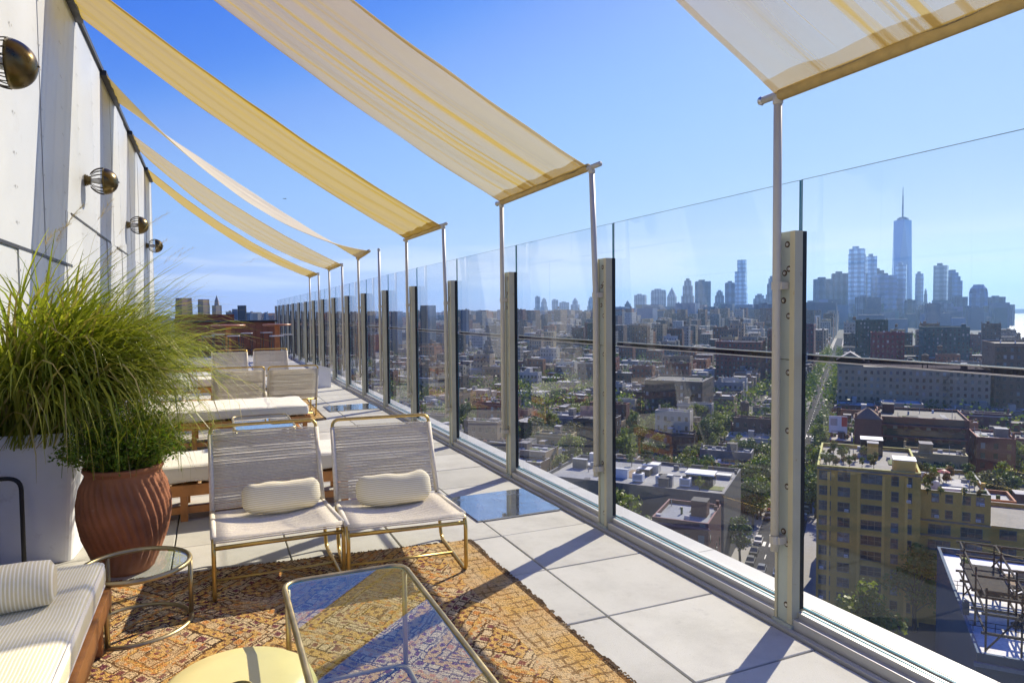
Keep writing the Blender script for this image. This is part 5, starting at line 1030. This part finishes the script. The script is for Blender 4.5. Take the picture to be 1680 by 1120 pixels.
CM = car_mesh(); rr = random.Random(21); CC = [('white', (.75, .75, .74)), ('black', (.02, .02, .022)), ('silver', (.45, .46, .47)), ('dark grey', (.10, .10, .11)), ('red', (.35, .03, .03)), ('yellow', (.75, .42, .03)), ('blue', (.03, .07, .2))]
n_car = 0; spots_ = []
for lane, step in ((-19.2, 6.2), (-10.2, 6.4), (-16.4, 19), (-13.0, 17)):
    u = 150 + rr.uniform(0, 6)
    while u < 340:
        if rr.random() < .8 and not any(s0+2 < u < s0+16 for s0 in (176, 236, 334)): spots_.append((u, lane))
        u += step*rr.uniform(.95, 1.5)
spots_.sort()
for u, v in spots_[:58]:
    cn, cc = CC[0] if n_car == 0 else rr.choice(CC); n_car += 1
    o = link('car', CM, None, C(u, v, ZS+.05), -GA + rr.uniform(-.02, .02)); o.color = (*cc, 1); tag(o, f'{cn} car on the avenue, {ordinal(n_car)} nearest of all the cars', 'car', 'cars on the avenue')
t = thing('box_truck', 'white box truck standing on the avenue beyond the near crossing', 'truck', C(183, -13.0, ZS+.05), -GA); b = MB(); b.box(-1.15, -2.6, .7, 1.15, 2.6, 3.2); b.build('cargo_box', 'roof_white', t); b = MB(); b.box(-1.0, 2.65, .5, 1.0, 4.3, 2.3); b.build('cab', 'white_plastic', t)
for x in (-.95, .95):
    for y in (-1.7, 3.4): b = MB(); b.tube([(x-.15, y, .45), (x+.15, y, .45)], .45, 10); b.build('wheel', 'tyre', t)

# ---- the other houses: lots along the avenues, the 300 that show largest are things, the rest one mass
rr = random.Random(99); lots = []; gaps = []
def keep(u, v, h):
    x, y, z = proj(C(u, v, ZS+h)); return z > 60 and 380 < x < 1860 and y < 1150
v = 190.0; strips = []
while v > -1900:
    strips.append(v); v -= rr.uniform(54, 66)
strips = [s_ for s_ in strips if not (-60 < s_ < 60)] + [-25.0, -88.0+2] + [27.0, 88.0]
for vr in sorted(set(strips)):
    rows = [(vr-17, vr), (vr-17-12-17, vr-29)] if vr < 0 else [(vr-17, vr), (vr-46, vr-29)]
    if vr == 27.0: rows = [(-4.6, 12), (15, 31)]
    for (va, vb) in rows:
        if va < -21.2-3.5 < vb or (va < -8.2+3.2 and vb > -21.2): 
            if vb > -24.8 and va < -4.8 and not (va >= -4.9): continue
        u = 128 + rr.uniform(0, 12) if vb < -24 else 168
        while u < 2300:
            r_ = math.hypot(u, vb); wd = rr.choice((5.5, 6, 6.5, 7, 8, 9, 11, 14, 19)) if r_ < 900 else rr.uniform(14, 34)
            if any(s0+3 < u+wd and u < s0+16 for s0 in (176, 236, 334, 436, 540, 660, 800)) : u += 4; continue
            h = (rr.gauss(10.2, 1.8) if rr.random() < .88 else rr.uniform(13, 18)) if r_ < 430 else (rr.gauss(12.0, 2.2) if rr.random() < .84 else rr.uniform(16, 25))
            if r_ > 700 and rr.random() < .22: h = rr.uniform(24, 44)
            if r_ > 1300: h = rr.uniform(16, 44) if rr.random() < .75 else rr.uniform(44, 64)
            if vb > 10 and u > 900: u += wd; continue
            if r_ < 1000 and rr.random() < (.40 if r_ < 480 else .24):
                gaps.append((u + wd/2, (va+vb)/2)); u += wd; continue
            h = max(8.5, h); dd = rr.uniform(13.5, 17)
            vv0 = va if rr.random() < .5 else vb-dd; vv1 = vv0+dd
            if r_ > 700 or keep(u, vb, h):
                if keep(u, vb, h) and not blocked(u, u+wd, vv0, vv1, .5): lots.append((u, u+wd-.12, vv0, vv1, h))
            u += wd
def show(l):
    x, y, z = proj(C((l[0]+l[1])/2, (l[2]+l[3])/2, ZS+l[4])); inside = 440 < x < 1690; return ((l[1]-l[0])+(l[3]-l[2]))*l[4]/z/z*(1 if inside else .2)
lots.sort(key=show, reverse=True)
FAR = Bld(); n_ind = 0
for i, (u0, u1, v0, v1, h) in enumerate(lots):
    r2 = random.Random(i*7+1); wn_, wc = r2.choices(WALLS, (10, 10, 17, 10, 18, 11, 12, 7, 3, 4))[0]; rn, rc = r2.choices(ROOFS, (24, 30, 8, 10, 5, 24, 5))[0]; k = r2.uniform(.6, 1.05); wc = tuple(x*k for x in wc)
    uc, vc = (u0+u1)/2, (v0+v1)/2; x, y, z = proj(C(uc, vc, ZS+h))
    if n_ind < 262 and 440 < x < 1690:
        B = Bld(); write_building(B, v1-v0, u1-u0, h, wc, rc, r2); nm = 'row_house' if h < 16 and u1-u0 < 11 else 'apartment_house' if h < 20 else 'loft_building'; o = finish(B, nm, uc, vc); n_ind += 1
        city_things.append((o, f'{wn_} {nm.replace("_", " ")}, {rn} roof', 'building', 'houses of the city below'))
    else: write_building(FAR, v1-v0, u1-u0, h, wc, rc, r2, ox=vc, oy=uc, simple=True, win=z < 1500)
for d in range(900):     # far districts beyond, lower detail
    az = R(rr.uniform(-6, 46)); r_ = rr.uniform(2300, 5200); u, v = r_*math.cos(GA-az), -r_*math.sin(GA-az)
    write_building(FAR, rr.uniform(25, 80), rr.uniform(25, 70), rr.choice((18, 25, 30, 40, 48)) * rr.uniform(.8, 1.15), rr.choice(WALLS)[1], rr.choice(ROOFS)[1], rr, ox=v, oy=u, simple=True, win=False, tank=False)
for d in range(150):     # low mass at the foot of the downtown towers
    px = rr.uniform(1010, 1655); dd = rr.uniform(1500, 2900); u, v = at_depth(px, dd); hh = rr.uniform(25, 75) if px < 1600 else rr.uniform(20, 50)
    write_building(FAR, rr.uniform(25, 55), rr.uniform(25, 55), hh, rr.choice((S1, S2, S3, G2)), (.3, .3, .3), rr, ox=v, oy=u, simple=True, win=False, tank=False)
for d in range(95):     # mid-height blocks packed between the towers
    px = rr.uniform(1335, 1655) if d < 60 else rr.uniform(1015, 1280); dd = rr.uniform(1950, 2700); u, v = at_depth(px, dd); hh = (rr.uniform(40, 95) if px < 1590 else rr.uniform(40, 75)) if d < 60 else rr.uniform(40, 80)
    c = rr.choice((S1, S2, S2, S3, G2, (.20, .15, .13))); write_building(FAR, rr.uniform(28, 50), rr.uniform(25, 45), hh, tuple(x*rr.uniform(.6, 1.3) for x in c), (.3, .3, .3), rr, ox=v, oy=u, simple=True, win=False, tank=False)
far = FAR.wall.build('distant_city', 'city_wall', loc=(0, 0, ZS), rot=-GA, colors=True, kind='stuff'); FAR.roof.build('roofs', 'city_roof', far, colors=True, kind='stuff'); FAR.win.build('windows', 'city_glass', far, kind='stuff'); FAR.gear.build('roof_gear', 'city_wall', far, colors=True, kind='stuff')
if FAR.tank.f: FAR.tank.build('tanks', 'city_wall', far, colors=True, kind='stuff')
# ---- trees of the back gardens and pavements
spots = []
for vr in sorted(set(strips)):
    for va in ((vr-23,) if vr != 27.0 else (13.5,)):
        u = 130.0
        while u < 1500:
            u += rr.uniform(5, 10) if u < 700 else rr.uniform(7, 16)
            if rr.random() < .72: spots.append((u, va + rr.uniform(-3.5, 3.5)))
    for va in (vr+3, vr-49):
        u = 130.0
        while u < 900:
            u += rr.uniform(8, 15)
            if rr.random() < .6: spots.append((u, va + rr.uniform(-1.2, 1.2)))
for side in (-22.0, -21.0, -8.4, -7.4):
    u = 190.0
    while u < 900:
        u += rr.uniform(9, 17); spots.append((u, side + rr.uniform(-.5, .5)))
for u, v in gaps: spots += [(u + rr.uniform(-3, 3), v + rr.uniform(-6, 6)) for q in range(rr.randint(2, 5))]
sp2 = []
for u, v in spots:
    if -20.2 < v < -9.2 or blocked(u-1, u+1, v-1, v+1, .2) or not keep(u, v, 8): continue
    if any(l[0]-.8 < u < l[1]+.8 and l[2]-.8 < v < l[3]+.8 for l in lots if abs(l[0]-u) < 40): continue
    sp2.append((math.hypot(u, v), u, v))
spots = sp2
spots.sort(); BT = MB(); n_t = 0; used = []
for r_, u, v in spots:
    if any(abs(u-a) < 2.5 and abs(v-b_) < 2.5 for a, b_ in used[-200:]): continue
    used.append((u, v)); x, y, z = proj(C(u, v, ZS+8))
    p = rr.choices(range(6), (4, 4, 3, 2, 5, .8))[0]; s = rr.uniform(1.0, 1.7)
    if n_t < 260 and 560 < x < 1680 and y > 515: tree(u, v, p, s); n_t += 1
    else:
        for j in range(46):
            d = Vector((rr.gauss(0, 1.5), rr.gauss(0, 1.5), rr.gauss(6, 1.6)))*s; n = Vector((rr.gauss(0, 1), rr.gauss(0, 1), rr.gauss(.6, .8))).normalized(); a = n.cross(Vector((rr.random()-.5, .3, 1))).normalized(); b_ = n.cross(a); q = Vector((v, u, 0)) + d; l = rr.uniform(.9, 1.7)
            BT.add([q-a*l*.5, q+b_*l*.5, q+a*l*.5, q-b_*l*.5], [(0, 1, 2, 3)], p % 2)
BT.build('distant_trees', ['leaf_green', 'leaf_lime'], loc=(0, 0, ZS), rot=-GA, kind='stuff')
# labels for houses and trees: look + through which bay they show + how near
cnt = {}
LOOK = {}
city_things.sort(key=lambda c: c[0].location.length)
for o, text, cat, grp in city_things:
    p = o.location + Vector((0, 0, 8)); dd = p - Vector((0, 0, CAM_H)); yy = dd.y*(2.8/dd.x) if dd.x > 0 else 99; k = int((yy - POST_Y[0])/1.8); k = max(0, min(17, k)); key = (text, k)
    if cat == 'tree' and cnt.get(key, 0) >= 20: text = 'far ' + text; key = (text, k); LOOK[o.name] = text
    cnt[key] = cnt.get(key, 0) + 1; n = cnt[key]
    o['bay'] = k; o['rank'] = n
for o, text, cat, grp in city_things:
    text = LOOK.get(o.name, text); k, n = o['bay'], o['rank']; tot = cnt[(text, k)]; bay = 'rightmost glass bay' if k == 0 else f'{ordinal(k+1)} bay from right'
    lab = f'{text}, seen through {bay}' if tot == 1 else f'{text}, {"" if n == 1 else ordinal(min(n, 20))+" "}nearest such through {bay}'
    tag(o, lab, cat, grp); del o['bay']; del o['rank']
# ---- small aeroplane high over the city
t = thing('aeroplane', 'tiny dark aeroplane in the blue sky between the sails', 'aeroplane', tuple(Vector((0, 0, CAM_H)) + ray(467, 326)*560), R(20)); b = MB(); b.tube([(-1.6, 0, 0), (-1, 0, 0), (1, 0, 0), (1.7, 0, .15)], [.1, .22, .22, .06], 8); b.build('fuselage', 'stool_steel', t); b = MB(); b.box(-.3, -1.9, .05, .25, 1.9, .12); b.build('wing', 'stool_steel', t); b = MB(); b.box(1.4, -.6, .2, 1.7, .6, .25); b.build('tail', 'stool_steel', t)

# ---- the hazy air over the whole place
hb = MB(); hb.box(-17000, -17000, -60, 17000, 17000, 520); hz = hb.build('haze', 'haze_air', kind='stuff')
